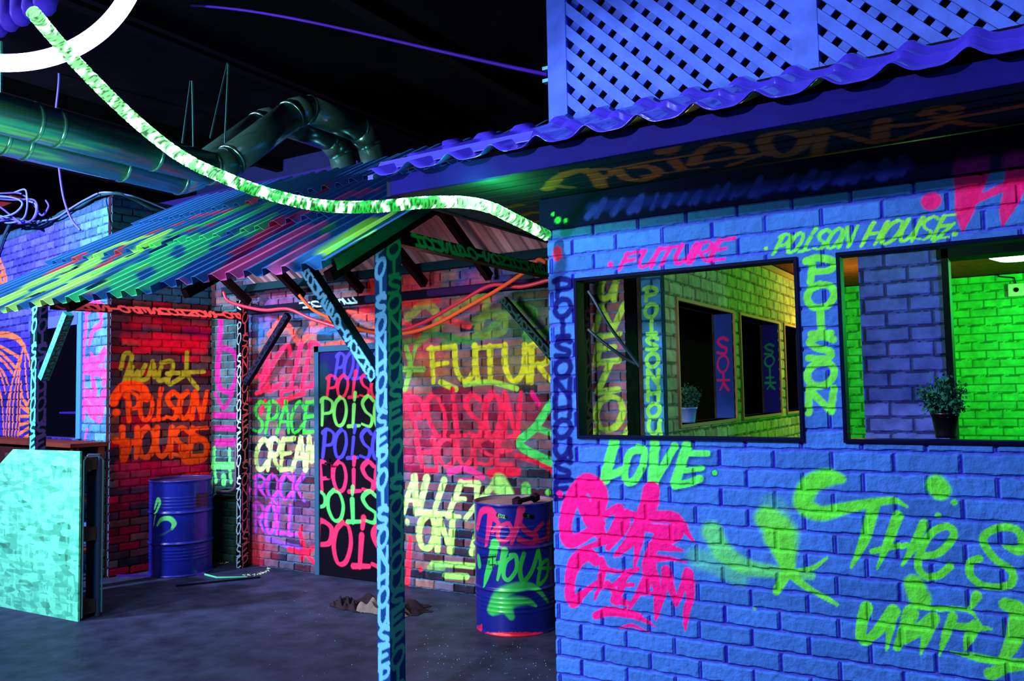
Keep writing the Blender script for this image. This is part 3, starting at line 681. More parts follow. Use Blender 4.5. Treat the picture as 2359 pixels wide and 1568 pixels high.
# ---- inside the house: left wall with openings, partition, back wall, ceiling
XI = -1.63
SI = Surf((XI, 0, 0), (0, 1, 0), (1, 0, 0))
Y0i, Y1i = 4.15, 8.47
OI = [(4.37, 5.39, 1.465, 2.148), (5.55, 6.55, 1.465, 2.148), (6.735, 7.73, 1.465, 2.148)]
ex = [v for o_ in OI for v in o_[:2]]
us = axis(Y0i, Y1i, 0.008, ex); vs = axis(0.3, 2.54, 0.008, (1.465, 2.148))
rel, h, h2, h3, bed, jt = brick(us, vs, seed=41)
cv = Canvas(us, vs, S(180, 170, 120)); cv.c *= (0.75+0.4*h)[..., None]; cv.c[jt] *= 0.35
me = wall_mesh(SI, cv, rel, 0.008, OI, holes_to_backs(Y0i, Y1i, 0.3, 2.54, OI), S(50, 50, 40), 'wall_left_inner', 0.13)
tag(link('wall_left_inner', me, m_brick2), kind='structure')
m_amber = mat('pale_wood_trim', S(190, 140, 90), 0.6)
for k, o_ in enumerate(OI):
    mb = MB(); f = 0.018
    mb.box((XI-0.1, o_[0]-f, o_[3]), (XI+0.012, o_[1]+f, o_[3]+f)).box((XI-0.1, o_[0]-f, o_[2]-f), (XI+0.012, o_[1]+f, o_[2]))
    mb.box((XI-0.1, o_[0]-f, o_[2]), (XI+0.012, o_[0], o_[3])).box((XI-0.0, o_[1], o_[2]), (XI+0.012, o_[1]+f, o_[3]))
    tag(mb.build('window_%d' % (k+4), m_amber), kind='structure')
tag(MB().box((XI-0.02, Y0i, 2.54), (XI+0.02, Y1i, 2.58)).build('trim_2', m_amber), kind='structure')
# pier at the near end of that wall
SP = Surf((0, 4.14, 0), (1, 0, 0), (0, -1, 0))
pa0, pa1 = SP.uv(1483, 900)[0], XI
us = axis(pa0, pa1, 0.004); vs = axis(0.3, 2.30, 0.004)
rel, h, h2, h3, bed, jt = brick(us, vs, bl=.16, seed=44)
cv = Canvas(us, vs, S(64, 140, 185)); cv.c *= (0.8+0.4*h)[..., None]; cv.c[jt] *= 0.3
pw = pa1-pa0
for i, ch in enumerate('POISONHOUSE'):
    z1 = 2.21-i*0.0880
    for (pts, sm) in glyph(ch): cv.stroke([(pa0+0.018+x*(pw-0.04), z1-0.078+y*0.07) for x, y in pts], 0.021, S(135, 230, 85), 1, .2, sm)
me = wall_mesh(SP, cv, rel, 0.008, backcol=S(30, 60, 80), name='wall_inner_pier', thick=0.05)
tag(link('wall_inner_pier', me, m_brick2), kind='structure')
# partition with large blocks
SQ = Surf((0, 4.54, 0), (1, 0, 0), (0, -1, 0))
qx0, qx1 = -0.715, -0.335
us = axis(qx0, qx1, 0.005); vs = axis(0.3, 2.5, 0.005)
rel, h, h2, h3, bed, jt = brick(us, vs, seed=51, off=0.03)
cv = Canvas(us, vs, S(86, 96, 180)); cv.c *= (0.85+0.3*h)[..., None]; cv.c[jt] *= 0.3
me = wall_mesh(SQ, cv, rel, 0.010, backcol=S(40, 44, 80), name='wall_partition', thick=0.12)
tag(link('wall_partition', me, m_brick2), kind='structure')
mb = MB(); mb.box((qx1, 4.52, 0.3), (qx1+0.03, 4.68, 2.32)).box((qx1-0.02, 4.52, 2.27), (1.6, 4.68, 2.33)); mb.box((qx1+0.005, 4.50, 2.33), (1.6, 4.69, 2.53))
tag(mb.build('trim_3', mat('black_green_trim', S(14, 22, 22), 0.5)), kind='structure')
SB = Surf((0, 8.47, 0), (1, 0, 0), (0, -1, 0))
us = axis(XI, 2.6, 0.01); vs = axis(0.3, 2.61, 0.01)
rel, h, h2, h3, bed, jt = brick(us, vs, seed=61)
cv = Canvas(us, vs, S(64, 225, 105)); cv.c *= (0.85+0.2*h)[..., None]; cv.c[jt] *= 0.35
me = wall_mesh(SB, cv, rel, 0.008, backcol=S(60, 60, 50), name='wall_house_back', thick=0.12)
tag(link('wall_house_back', me, m_brick2), kind='structure')
tag(MB().box((1.6, 3.4, 0), (1.72, 8.47, 2.6)).build('wall_house_right', mat('inner_plaster', S(120, 150, 120), .8)), kind='structure')
tag(MB().box((-1.78, 3.36, 2.62), (2.6, 8.6, 2.68)).build('ceiling_house', mat('stained_plank_ceiling', S(110, 66, 40), 0.7, var=.3, vscale=12)), kind='structure')
# side of the house towards the alley: sill wall and header
mb = MB(); mb.box((-1.78, 3.275, 0), (-1.66, 4.14, 1.40), S(60, 80, 150)).box((-1.78, 3.36, 2.27), (-1.60, 4.16, 2.50), S(30, 60, 60))
tag(mb.build('wall_house_side', m_paint), kind='structure')
# dark passage behind the alley wall
tag(MB().box((-2.66, 5.99, 0), (-2.56, 11, 3.0)).build('wall_passage', mat('passage_wall', S(12, 12, 18), .9)), kind='structure')

# ================================================================== ALLEY CANOPY
def pboard(name, A, B, n1, w1, w2, base, paint=None, parent=None, m=None, step=0.006):
    """board from A to B; n1 = outward normal of its lettered face (width w1); w2 = depth along n1.
    paint = {'n1': fn, 'n2': fn}; n2 is the face to the right of the lettered one"""
    A = np.array(A, float); B = np.array(B, float); d = B-A; L = np.linalg.norm(d); d /= L
    n1 = np.array(n1, float); n1 -= d*np.dot(n1, d); n1 /= np.linalg.norm(n1)
    a1 = np.cross(n1, d)
    paint = paint or {}
    V = []; Cc = []; Q = []; off = 0
    for key, n, wd, dp in (('n1', n1, w1, w2), ('n2', a1, w2, w1), ('b1', -n1, w1, w2), ('b2', -a1, w2, w1)):
        ac = np.cross(n, d)
        st_ = step if key in paint else L/2
        us = axis(0, L, st_); vs = axis(0, wd, step if key in paint else wd/2)
        cv_ = Canvas(us, vs, base)
        if key in paint: paint[key](cv_, L, wd)
        X, Y = np.meshgrid(us, vs)
        P = A + n*dp/2 + X[..., None]*d + (Y[..., None]-wd/2)*ac
        idx = np.arange(len(us)*len(vs)).reshape(len(vs), len(us))+off
        q = np.stack([idx[:-1, :-1], idx[:-1, 1:], idx[1:, 1:], idx[1:, :-1]], -1).reshape(-1, 4)
        if np.dot(np.cross(d, ac), n) < 0: q = q[:, ::-1]
        V.append(P.reshape(-1, 3)); Cc.append(cv_.c.reshape(-1, 3)); Q.append(q); off += P.shape[0]*P.shape[1]
    for e, s_ in ((A, -1), (B, 1)):
        c_ = [e + n1*w2/2*i + a1*w1/2*j for i, j in ((1, 1), (1, -1), (-1, -1), (-1, 1))]
        if np.dot(np.cross(c_[1]-c_[0], c_[2]-c_[1]), d)*s_ < 0: c_ = c_[::-1]
        V.append(np.array(c_)); Cc.append(np.tile(base, (4, 1))); Q.append(np.array([[off, off+1, off+2, off+3]])); off += 4
    me = mesh_arrays(name, np.vstack(V), Q, np.vstack(Cc))
    return link(name, me, m or m_paint, parent)
def lettering(txt, col, wd, z=(0.0, 1.0), m_=0.009, col2=None, rot=0.30):
    def fn(cv_, L, w_):
        stack(cv_, txt, L*z[0], L*z[1], m_, w_-m_, wd, col, .95, .15, rot=rot)
    return fn
can = empty('alley_canopy', (-4.4, 4.3, 0), 'timber canopy with sprayed corrugated metal roof over the alley, beside the house', 'canopy')
PH = 'POISONHOUSE'
NB = S(14, 36, 92)
def post(x, y, wx, wy, h_, base, cf, cs, tf, ts, wf=0.028, zz=(0.0, 1.0)):
    return pboard('post', (x, y, h_), (x, y, 0), (0, -1, 0), wx, wy, base,
        {'n1': lettering(tf, cf, wf, zz), 'n2': lettering(ts, cs, wf, zz)}, can, step=0.005)
# canvas direction note: with the lettered face to the front, the second painted face is the one seen to its right
def face_dir():
    d = np.array([0, 0, -1.0]); n = np.array([0, -1.0, 0]); return np.cross(n, d)
_s = face_dir()   # +x -> right
post(-2.83, 3.36, 0.082, 0.12, 2.56, S(18, 62, 130), S(105, 185, 255), S(70, 175, 170), '*'+PH+PH+'POI', PH+PH+'POISO')
post(-7.288, 3.996, 0.091, 0.093, 2.48, S(10, 40, 52), S(90, 225, 225), S(120, 95, 190), PH+PH, PH+PH)
post(-6.635, 5.645, 0.075, 0.09, 2.62, S(8, 8, 14), S(185, 215, 255), S(195, 90, 100), '<.'+PH+PH, PH+PH+'P', 0.015)
post(-2.83, 5.60, 0.08, 0.10, 2.62, S(34, 22, 28), S(80, 60, 70), S(96, 62, 78), PH+PH, PH+PH)
# braces
def brace(A, B, wd, dp, base, txt, col, side=None):
    p = {'n1': lettering(txt, col, wd*.30, m_=wd*.10)}
    if side: p['n2'] = lettering(txt, side, dp*.24, m_=dp*.12)
    return pboard('brace', A, B, (0, -1, 0), wd, dp, base, p, can)
brace(onY(708, 618, 3.34), onY(872, 872, 3.34), 0.066, 0.07, S(12, 44, 70), 'HOUSEPOISONHO', S(110, 200, 255))
brace(onY(158, 722, 3.97), onY(100, 872, 3.97), 0.062, 0.07, S(40, 170, 165), 'HOUSEPOISONHO', S(90, 235, 225), S(80, 66, 70))
brace(onY(664, 725, 5.60), onY(566, 884, 5.60), 0.06, 0.05, S(10, 12, 26), 'POISONHOUSE', S(26, 30, 60))
brace(onY(1160, 690, 5.58), onY(1290, 840, 5.58), 0.06, 0.05, S(8, 16, 22), 'POISONHOUSE', S(30, 70, 66))
# beams
pboard('beam', (-2.83, 3.30, 2.492), (-2.83, 5.66, 2.492), (1, 0, 0), 0.075, 0.07, S(12, 10, 14), {'n1': (lambda c_, L, w_: stack(c_, 'HOUSEPOISONHOUSEPOISONHO', L*.1, L*.98, .008, w_-.008, .024, S(60, 190, 120), .95, .15, rot=.5))}, can)
pboard('beam', (-6.62, 5.60, 2.462), (-7.22, 4.05, 2.49), (1, -.39, 0), 0.07, 0.06, S(30, 10, 18), {'n1': (lambda c_, L, w_: stack(c_, 'POISONHOUSEPOISONHO', L*.0, L*.98, .008, w_-.008, .026, S(235, 85, 90), .95, .15, rot=.5))}, can)
def bl_(c_, L, w_):
    stack(c_, 'HOUSE', L*.20, L*.38, .008, w_-.008, .02, S(170, 230, 235), .95, .15, rot=.4)
    c_.stroke([(L*.60, w_*.5), (L*.85, w_*.5)], w_*.8, S(60, 30, 90), .8, .3)
    c_.stroke([(L*.42, w_*.5), (L*.50, w_*.5)], w_*1.2, S(20, 60, 100), .8, .3)
pboard('beam', (-6.60, 5.70, 2.518), (-2.79, 5.70, 2.518), (0, -1, 0), 0.07, 0.08, S(16, 16, 38), {'n1': bl_}, can)
MB().box((-6.9, 5.60, 2.70), (-2.5, 5.66, 2.77), S(14, 46, 56)).build('beam', m_paint, can)
MB().box((-7.33, 3.96, 2.48), (-6.1, 4.03, 2.55), S(20, 10, 14)).build('beam', m_paint, can)
MB().box((-6.12, 3.31, 2.49), (-2.80, 3.39, 2.55), S(20, 10, 14)).build('beam', m_paint, can)
MB().box((-6.2, 4.80, 3.18), (-2.70, 4.86, 3.27), S(40, 14, 18)).build('beam', m_paint, can)
for yy in (3.95, 4.4): MB().box((-6.2, yy, 2.80+(yy-3.95)*.5667), (-2.72, yy+.05, 2.85+(yy-3.95)*.5667), S(60, 16, 18)).build('beam', m_paint, can)
RC = S(26, 14, 18)
for px in (566, 690, 826, 972, 1122):
    x = onY(px, 700, 5.62)[0]
    MB().bar((x, 5.66, 2.60), (x, 4.80, 3.19), 0.05, 0.075, c=RC).build('rafter', m_paint, can)
for x in (-6.0, -4.9, -3.8, -2.76):
    MB().bar((x, 2.85, 2.215), (x, 4.83, 3.335), 0.045, 0.05, c=RC).build('rafter', m_paint, can)
# front roof slope: three overlapping courses of corrugated sheet, painted as one field
TAN = 0.5667; CO = 1/math.sqrt(1+TAN*TAN); SI_ = TAN*CO
RO = np.array([0, 2.75, 2.20]); RU = np.array([1.0, 0, 0]); RV = np.array([0, CO, SI_]); RN = np.array([0, -SI_, CO])
def ruv(px, py):
    d = ray(px, py); t = ((RO-C0) @ RN)/(d @ RN); p = C0+d*t-RO
    return np.array([p @ RU, p @ RV])
cvr = Canvas(axis(-6.7, -2.6, 0.0107), axis(-0.15, 2.6, 0.014), S(46, 108, 190))
def sf(P, wm, col, op=.95, soft=.2): cvr.stroke([ruv(*p) for p in P], wm, col, op, soft)
# magenta and red fields, then green letters
for (P, wd, c_, o_) in (([(470,700),(560,640),(640,600)],.16,S(235,95,165),.9),([(560,650),(640,600),(720,550)],.2,S(225,105,190),.9),([(640,660),(700,600),(740,575)],.12,S(230,110,200),.85),([(720,520),(800,480),(860,470)],.14,S(200,90,170),.8),
    ([(455,690),(600,590),(700,520)],.05,S(150,10,80),.9),([(560,600),(620,560),(640,540)],.14,S(200,60,110),.85),([(450,520),(560,500),(620,470)],.1,S(220,70,110),.8),([(230,640),(330,570),(440,530)],.07,S(225,70,90),.85),([(30,715),(120,650),(200,610)],.07,S(225,80,90),.85),
    ([(430,560),(520,535)],.08,S(190,60,130),.7),([(700,500),(780,440)],.05,S(160,40,60),.7),([(370,700),(420,680)],.1,S(200,100,190),.7),([(215,700),(245,690)],.1,S(210,110,200),.7)):
    sf(P, wd, c_, o_, .3)
GL = S(125, 245, 140); GY = S(175, 250, 130); GC = S(70, 225, 165)
for (P, wd, c_) in (([(-20,735),(60,690),(150,640)],.13,GY),([(20,735),(110,690),(220,625)],.14,GY),([(60,745),(150,700),(230,655),(320,600)],.15,S(200,255,150)),([(160,650),(250,600),(340,570)],.12,GY),([(200,660),(290,620),(390,560)],.13,GY),
    ([(120,735),(230,690),(330,640)],.12,GL),([(170,715),(200,700)],.14,GC),([(240,650),(330,600),(400,575)],.08,GL),([(300,690),(300,650),(360,620),(400,640),(350,680),(300,700)],.11,GC),([(375,615),(400,585),(450,575),(460,600),(410,625)],.11,GC),
    ([(360,680),(430,635),(480,605)],.09,GC),([(420,560),(500,530),(560,500)],.12,S(70,210,130)),([(480,575),(560,530),(640,485)],.13,GC),([(470,600),(540,570),(590,540)],.09,S(80,210,150)),([(590,560),(640,520)],.08,S(60,200,140)),
    ([(60,700),(0,730)],.1,GY),([(785,595),(830,565),(880,530)],.16,S(150,235,80)),([(800,590),(850,570)],.1,S(120,240,130)),([(760,560),(770,540)],.05,S(60,170,120))):
    sf(P, wd*1.3, c_)
for (P, wd) in (([(180,635),(240,600)],.03),([(120,665),(190,630)],.025),([(220,690),(300,645)],.035),([(300,610),(360,585)],.03),([(60,715),(130,685)],.025),([(360,600),(420,570)],.035)):
    sf(P, wd, S(10, 30, 90), .95, .15)
PER = 0.128
def corr(x):
    p = ((x/PER) % 1.0)*12
    return np.interp(p, [0, 1, 4, 8, 12], [0, 1, 1, 0, 0])
rs = random.Random(3)
for row, (v0, v1) in enumerate(((0.0, 0.93), (0.86, 1.74), (1.66, 2.43))):
    for k in range(3):
        x0 = -6.24+k*1.188; x1 = x0+1.188+0.035
        dv = (-0.055 if (row == 0 and k < 2) else 0.0) + rs.uniform(-.012, .012)
        tw = rs.uniform(-.006, .006)
        us = np.arange(math.ceil(x0/PER*12)*PER/12, x1, PER/12); vs = np.arange(v0+dv, v1, 0.02)
        X, Y = np.meshgrid(us, vs)
        t = (Y-v0)/(v1-v0)
        n_ = corr(X)*0.038 + 0.010*row + 0.004*k + 0.016*(1-t) + 0.004*np.sin(X*5+row) + tw
        P = RO + X[..., None]*RU + Y[..., None]*RV + (n_[..., None]+0.02)*RN
        iu = np.clip(np.round((X+6.7)/0.0107).astype(int), 0, len(cvr.u)-1); iv = np.clip(np.round((Y+0.15)/0.014).astype(int), 0, len(cvr.v)-1)
        idx = np.arange(X.size).reshape(X.shape); q = np.stack([idx[:-1, :-1], idx[:-1, 1:], idx[1:, 1:], idx[1:, :-1]], -1).reshape(-1, 4)
        me = mesh_arrays('roof_sheet', P.reshape(-1, 3), [q], cvr.c[iv, iu].reshape(-1, 3))
        o = link('roof_sheet', me, m_sheet, can); s_ = o.modifiers.new('th', 'SOLIDIFY'); s_.thickness = 0.0025
# rear slope, seen from below
for k in range(4):
    for (y0, y1, dz_) in ((4.84, 5.32, 0.0), (5.25, 5.74, -0.02)):
        x0 = -6.5+k*1.0; x1 = x0+1.03
        if y1 > 5.5 and k == 3: y1 += .06
        us = np.arange(x0, x1, PER/12); vs = np.arange(y0, y1, 0.03)
        X, Y = np.meshgrid(us, vs)
        Z = 3.335-(Y-4.84)*0.66 + corr(X)*0.022 + dz_ + 0.002*k
        P = np.stack([X, Y, Z], -1)
        hh = np.abs(np.sin(np.floor(X/PER*2)*12.9)*43.7) % 1
        Cc = np.array(S(215, 178, 190))*(0.45+0.7*hh[..., None])
        idx = np.arange(X.size).reshape(X.shape); q = np.stack([idx[:-1, :-1], idx[:-1, 1:], idx[1:, 1:], idx[1:, :-1]], -1).reshape(-1, 4)
        me = mesh_arrays('roof_sheet', P.reshape(-1, 3), [q], Cc.reshape(-1, 3))
        o = link('roof_sheet', me, m_sheet, can); s_ = o.modifiers.new('th', 'SOLIDIFY'); s_.thickness = 0.0025
# verge flashing down the gable end
MB().bar((-2.668, 2.80, 2.258), (-2.668, 4.86, 3.425), 0.006, 0.06, c=S(24, 100, 92)).bar((-2.71, 2.80, 2.292), (-2.71, 4.86, 3.457), 0.09, 0.004, c=S(20, 84, 90)).build('verge_flashing', mat('flashing_metal', rough=.35, attr=True, metal=.3), can)

# ================================================================== HOUSE ROOF
hr = empty('house_roof', (-0.5, 3.0, 2.51), 'tile-profile metal roof with deep boarded eaves over the brick house', 'roof')
SO = 2.512
# soffit boards
class ZSurf:
    def uv(s, px, py): p = onZ(px, py, SO); return np.array([p[0], p[1]])
zs_ = ZSurf()
us = axis(-2.283, 1.4, 0.009); vs = axis(2.755, 3.188, 0.009)
def soffit_mesh(us, vs, paint=True):
    cv = Canvas(us, vs, S(22, 32, 44))
    X, Y = np.meshgrid(us, vs)
    cv.c[:] = np.array(S(30, 50, 66))
    if paint:
        k = 1.0/520; OC = S(225, 112, 62)
        def z_(P, wm, c_=OC, op=.85): cv.stroke([zs_.uv(*p) for p in P], wm*.8, c_, op, .18)
        for (P, wd) in (([(1262,436),(1290,408),(1340,392),(1372,405),(1385,430)],.07),([(1345,392),(1395,390),(1412,398),(1385,412)],.045),([(1295,430),(1318,432)],.05),
            ([(1430,400),(1425,388),(1455,385),(1500,385),(1515,400),(1480,415),(1445,412),(1430,400)],.055),([(1430,385),(1500,372),(1590,358)],.03),([(1540,338),(1535,350)],.10),([(1550,368),(1570,390)],.055),
            ([(1595,378),(1615,350),(1650,332),(1700,335),(1712,350)],.06),([(1595,378),(1660,368),(1755,355)],.035),([(1755,355),(1720,368),(1680,382)],.035),([(1480,405),(1560,395),(1630,385)],.03),
            ([(1758,325),(1775,352),(1810,358),(1845,340),(1855,315),(1820,305),(1770,312),(1758,325)],.065),([(1868,303),(1895,300),(1890,325),(1882,355)],.06),([(1890,300),(1950,312),(2010,328),(2035,325)],.045),([(2035,278),(2028,305),(2030,325)],.07),
            ([(2055,290),(2120,285),(2180,275),(2260,262),(2370,240)],.045),([(2065,322),(2120,305),(2170,285),(2190,278)],.045),([(2180,275),(2220,285),(2290,290)],.04),([(2130,262),(2150,250),(2195,248),(2205,258),(2170,268),(2135,264)],.055)):
            z_(P, wd)
        for P in ([(1170,478),(1200,472)],[(1190,500),(1225,490),(1250,490)],[(1215,515),(1240,510),(1252,512)],[(1200,530),(1250,525)]): z_(P, .05, S(150, 110, 20), .8)
    g = np.abs(((Y-2.755)/0.0875) % 1.0 - 0.5) > 0.44
    cv.c[g] *= 0.15
    P = np.stack([X, Y, SO+np.where(g, 0.006, 0.0)], -1)
    idx = np.arange(X.size).reshape(X.shape); q = np.stack([idx[:-1, :-1], idx[1:, :-1], idx[1:, 1:], idx[:-1, 1:]], -1).reshape(-1, 4)
    return P.reshape(-1, 3), q, cv.c.reshape(-1, 3)
P, q, c_ = soffit_mesh(us, vs)
us2 = axis(-2.283, -1.81, 0.009); vs2 = axis(3.188, 4.6, 0.009)
P2, q2, c2 = soffit_mesh(us2, vs2)
mb = MB().box((-2.283, 2.755, SO+0.008), (1.4, 3.3, SO+0.02)).box((-2.283, 3.3, SO+0.008), (-1.81, 4.6, SO+0.02))
me = mesh_arrays('soffit', np.vstack([P, P2, np.array(mb.V)]), [q, q2+len(P), np.array(mb.Fq)+len(P)+len(P2)], np.vstack([c_, c2, np.tile(S(20, 20, 40), (len(mb.V), 1))]))
link('soffit', me, m_paint, hr)
FC = S(20, 18, 108)
fb = MB(); fb.box((-2.285, 2.732, 2.508), (1.4, 2.756, 2.592), FC)
fb.build('fascia', mat('fascia_board', FC, .6, bump=.1, bscale=25, var=.15), hr, bevel=.002)
fb = MB(); fb.box((-2.31, 2.74, 2.508), (-2.283, 4.6, 2.58), S(26, 34, 60)); fb.build('fascia', m_paint, hr)
# pressed tile sheet: waves along the eaves, steps up the slope
def tilewave(x):
    p = (x/0.205) % 1.0
    return 0.030*np.clip(np.cos((p-0.5)*2*math.pi), -1, 1)*(0.5+0.5*np.cos((p-0.5)*2*math.pi)*.6) + 0.008*np.exp(-((p-0.5)/0.12)**2)
us = np.arange(-2.37, 1.4, 0.0102)
eY, eZ = 2.685, 2.572
prof = []
for r_ in range(5):
    for s_ in np.linspace(0, 0.30, 6): prof.append((r_*0.30+s_, 0.022-0.022*s_/0.30))
P = []
for (s_, up) in prof:
    y = eY+s_*0.9; z = eZ+s_*0.43+up
    P.append(np.stack([us, np.full_like(us, y), z+tilewave(us)], -1))
P = np.array(P); idx = np.arange(P.shape[0]*P.shape[1]).reshape(P.shape[:2])
q = np.stack([idx[:-1, :-1], idx[:-1, 1:], idx[1:, 1:], idx[1:, :-1]], -1).reshape(-1, 4)
keep = P.reshape(-1, 3)[q[:, 3], 1] < 3.36
m_tile = mat('violet_tile_sheet', S(62, 50, 205), 0.2, coat=.6)
me = mesh_arrays('tile_sheet', P.reshape(-1, 3), [q[keep]], np.tile(S(60, 50, 200), (P.shape[0]*P.shape[1], 1)), True)
o = link('tile_sheet', me, m_tile, hr); s_ = o.modifiers.new('th', 'SOLIDIFY'); s_.thickness = 0.003
mb = MB()
mb.obox((-2.40, 2.72, 2.59), (0.03, 0, 0), (0, 0.60, .27), (0, 0, 0.02)).obox((-2.44, 2.82, 2.655), (.80, 0, .0), (0, 0.03, .046), (0, 0, .004))
mb.build('verge_flashing', mat('violet_flashing', S(70, 70, 190), .4), hr)
MB().box((-2.28, 3.34, 2.62), (1.4, 4.6, 2.90)).build('roof_deck', mat('roof_deck_dark', S(20, 18, 40), .8), hr)

# ================================================================== LATTICE SCREEN
lat = empty('lattice_screen', (-0.7, 3.42, 2.9), 'diagonal wooden lattice screen standing on top of the house roof', 'lattice')
m_latt = mat('planed_timber', S(78, 108, 222), 0.6, bump=.25, bscale=40, var=.22, vscale=9)
LX = [(-1.864, -1.764), (-.744, -.643), (.375, .475)]
for a, b in LX: MB().box((a, 3.385, 2.78), (b, 3.45, 4.35)).build('post', m_latt, lat, bevel=.002)
def clip(poly, x0, x1, z0, z1):
    for ax, lim, sgn in ((0, x0, 1), (0, x1, -1), (1, z0, 1), (1, z1, -1)):
        out = []
        for i in range(len(poly)):
            a, b = poly[i], poly[(i+1) % len(poly)]
            ia = (a[ax]-lim)*sgn >= 0; ib = (b[ax]-lim)*sgn >= 0
            if ia: out.append(a)
            if ia != ib:
                t = (lim-a[ax])/(b[ax]-a[ax]); out.append((a[0]+(b[0]-a[0])*t, a[1]+(b[1]-a[1])*t))
        poly = out
        if not poly: return []
    return poly
for pi in range(2):
    x0, x1 = LX[pi][1], LX[pi+1][0]; z0, z1 = 2.84, 4.35
    pan = None
    for layer, (sg, y0, y1) in enumerate(((-1, 3.388, 3.402), (1, 3.412, 3.426))):
        mb = MB(); k = -2.0
        while k < 3.2:
            hw = 0.0222*math.sqrt(2)      # slat half-width measured vertically
            if sg < 0: L0 = [(x0-.1, z0+k+hw), (x1+.1, z0+k+hw-(x1-x0+.2)), (x1+.1, z0+k-hw-(x1-x0+.2)), (x0-.1, z0+k-hw)]
            else: L0 = [(x0-.1, z0+k+hw), (x1+.1, z0+k+hw+(x1-x0+.2)), (x1+.1, z0+k-hw+(x1-x0+.2)), (x0-.1, z0+k-hw)]
            p = clip(L0, x0, x1, z0, z1)
            if len(p) >= 3:
                n = len(p); V = [(a, y0, c) for a, c in p]+[(a, y1, c) for a, c in p]
                mb.add(V, [tuple(range(n)), tuple(reversed(range(n, 2*n)))]+[(i, i+n, (i+1) % n+n, (i+1) % n) for i in range(n)])
            k += 0.1085
        if layer == 0: pan = mb.build('lattice_panel', m_latt, lat)
        else: mb.build('back_slats', m_latt, pan)

# ================================================================== DRUMS
def drum(name, cx, cy, painter, label, topcol, step=0.0028, R=0.286, Hh=0.885):
    root = empty(name, (cx, cy, 0), label, 'drum', None)
    c = np.array([cx, cy]); a0 = math.atan2(-cy, -cx)       # direction towards the camera
    def duv(px, py):
        d = ray(px, py); o = C0[:2]-c; dd = d[:2]
        A = dd @ dd; B = 2*o @ dd; Cq = o @ o-R*R; di = B*B-4*A*Cq
        t = (-B-math.sqrt(max(di, 0)))/(2*A); p = C0+d*t
        an = math.atan2(p[1]-cy, p[0]-cx)-a0; an = (an+math.pi) % (2*math.pi)-math.pi
        return np.array([an*R, p[2]])
    us = np.linspace(-math.pi*R, math.pi*R, int(2*math.pi*R/step)+1); vs = axis(0, Hh, step)
    cv = Canvas(us, vs, S(20, 30, 140))
    painter(cv, duv)
    X, Y = np.meshgrid(us, vs)
    dr_ = np.zeros_like(Y)
    for z in (0.305, 0.59): dr_ += 0.013*np.exp(-((Y-z)/0.009)**2)
    for z in (0.64, 0.67, 0.70, 0.73, 0.16, 0.19, 0.22, 0.25): dr_ += 0.003*np.exp(-((Y-z)/0.007)**2)
    dr_ += 0.007*(np.exp(-((Y-0.006)/0.008)**2)+np.exp(-((Y-Hh+0.006)/0.008)**2))
    an = X/R+a0; rr = R+dr_
    P = np.stack([cx+rr*np.cos(an), cy+rr*np.sin(an), Y], -1)
    idx = np.arange(X.size).reshape(X.shape)
    q = np.stack([idx[:-1, :-1], idx[:-1, 1:], idx[1:, 1:], idx[1:, :-1]], -1).reshape(-1, 4)
    body = link('body', mesh_arrays('body', P.reshape(-1, 3), [q], cv.c.reshape(-1, 3), True), m_drum, root)
    MB().lathe([(R+.006, Hh), (R-.004, Hh), (R-.006, Hh-.02), (R-.02, Hh-.024), (0.001, Hh-.02)], cx, cy, 64, topcol).build('lid', mat('drum_lid', rough=.8, attr=True, bump=.5, bscale=20), root)
    ring = [(cx+(R+.004)*math.cos(t), cy+(R+.004)*math.sin(t), Hh) for t in np.linspace(0, 2*math.pi, 64, endpoint=False)]
    MB().tube(ring, .006, 8, S(40, 46, 150), closed=True).build('rim', m_drum, root, True)
    return root, cv
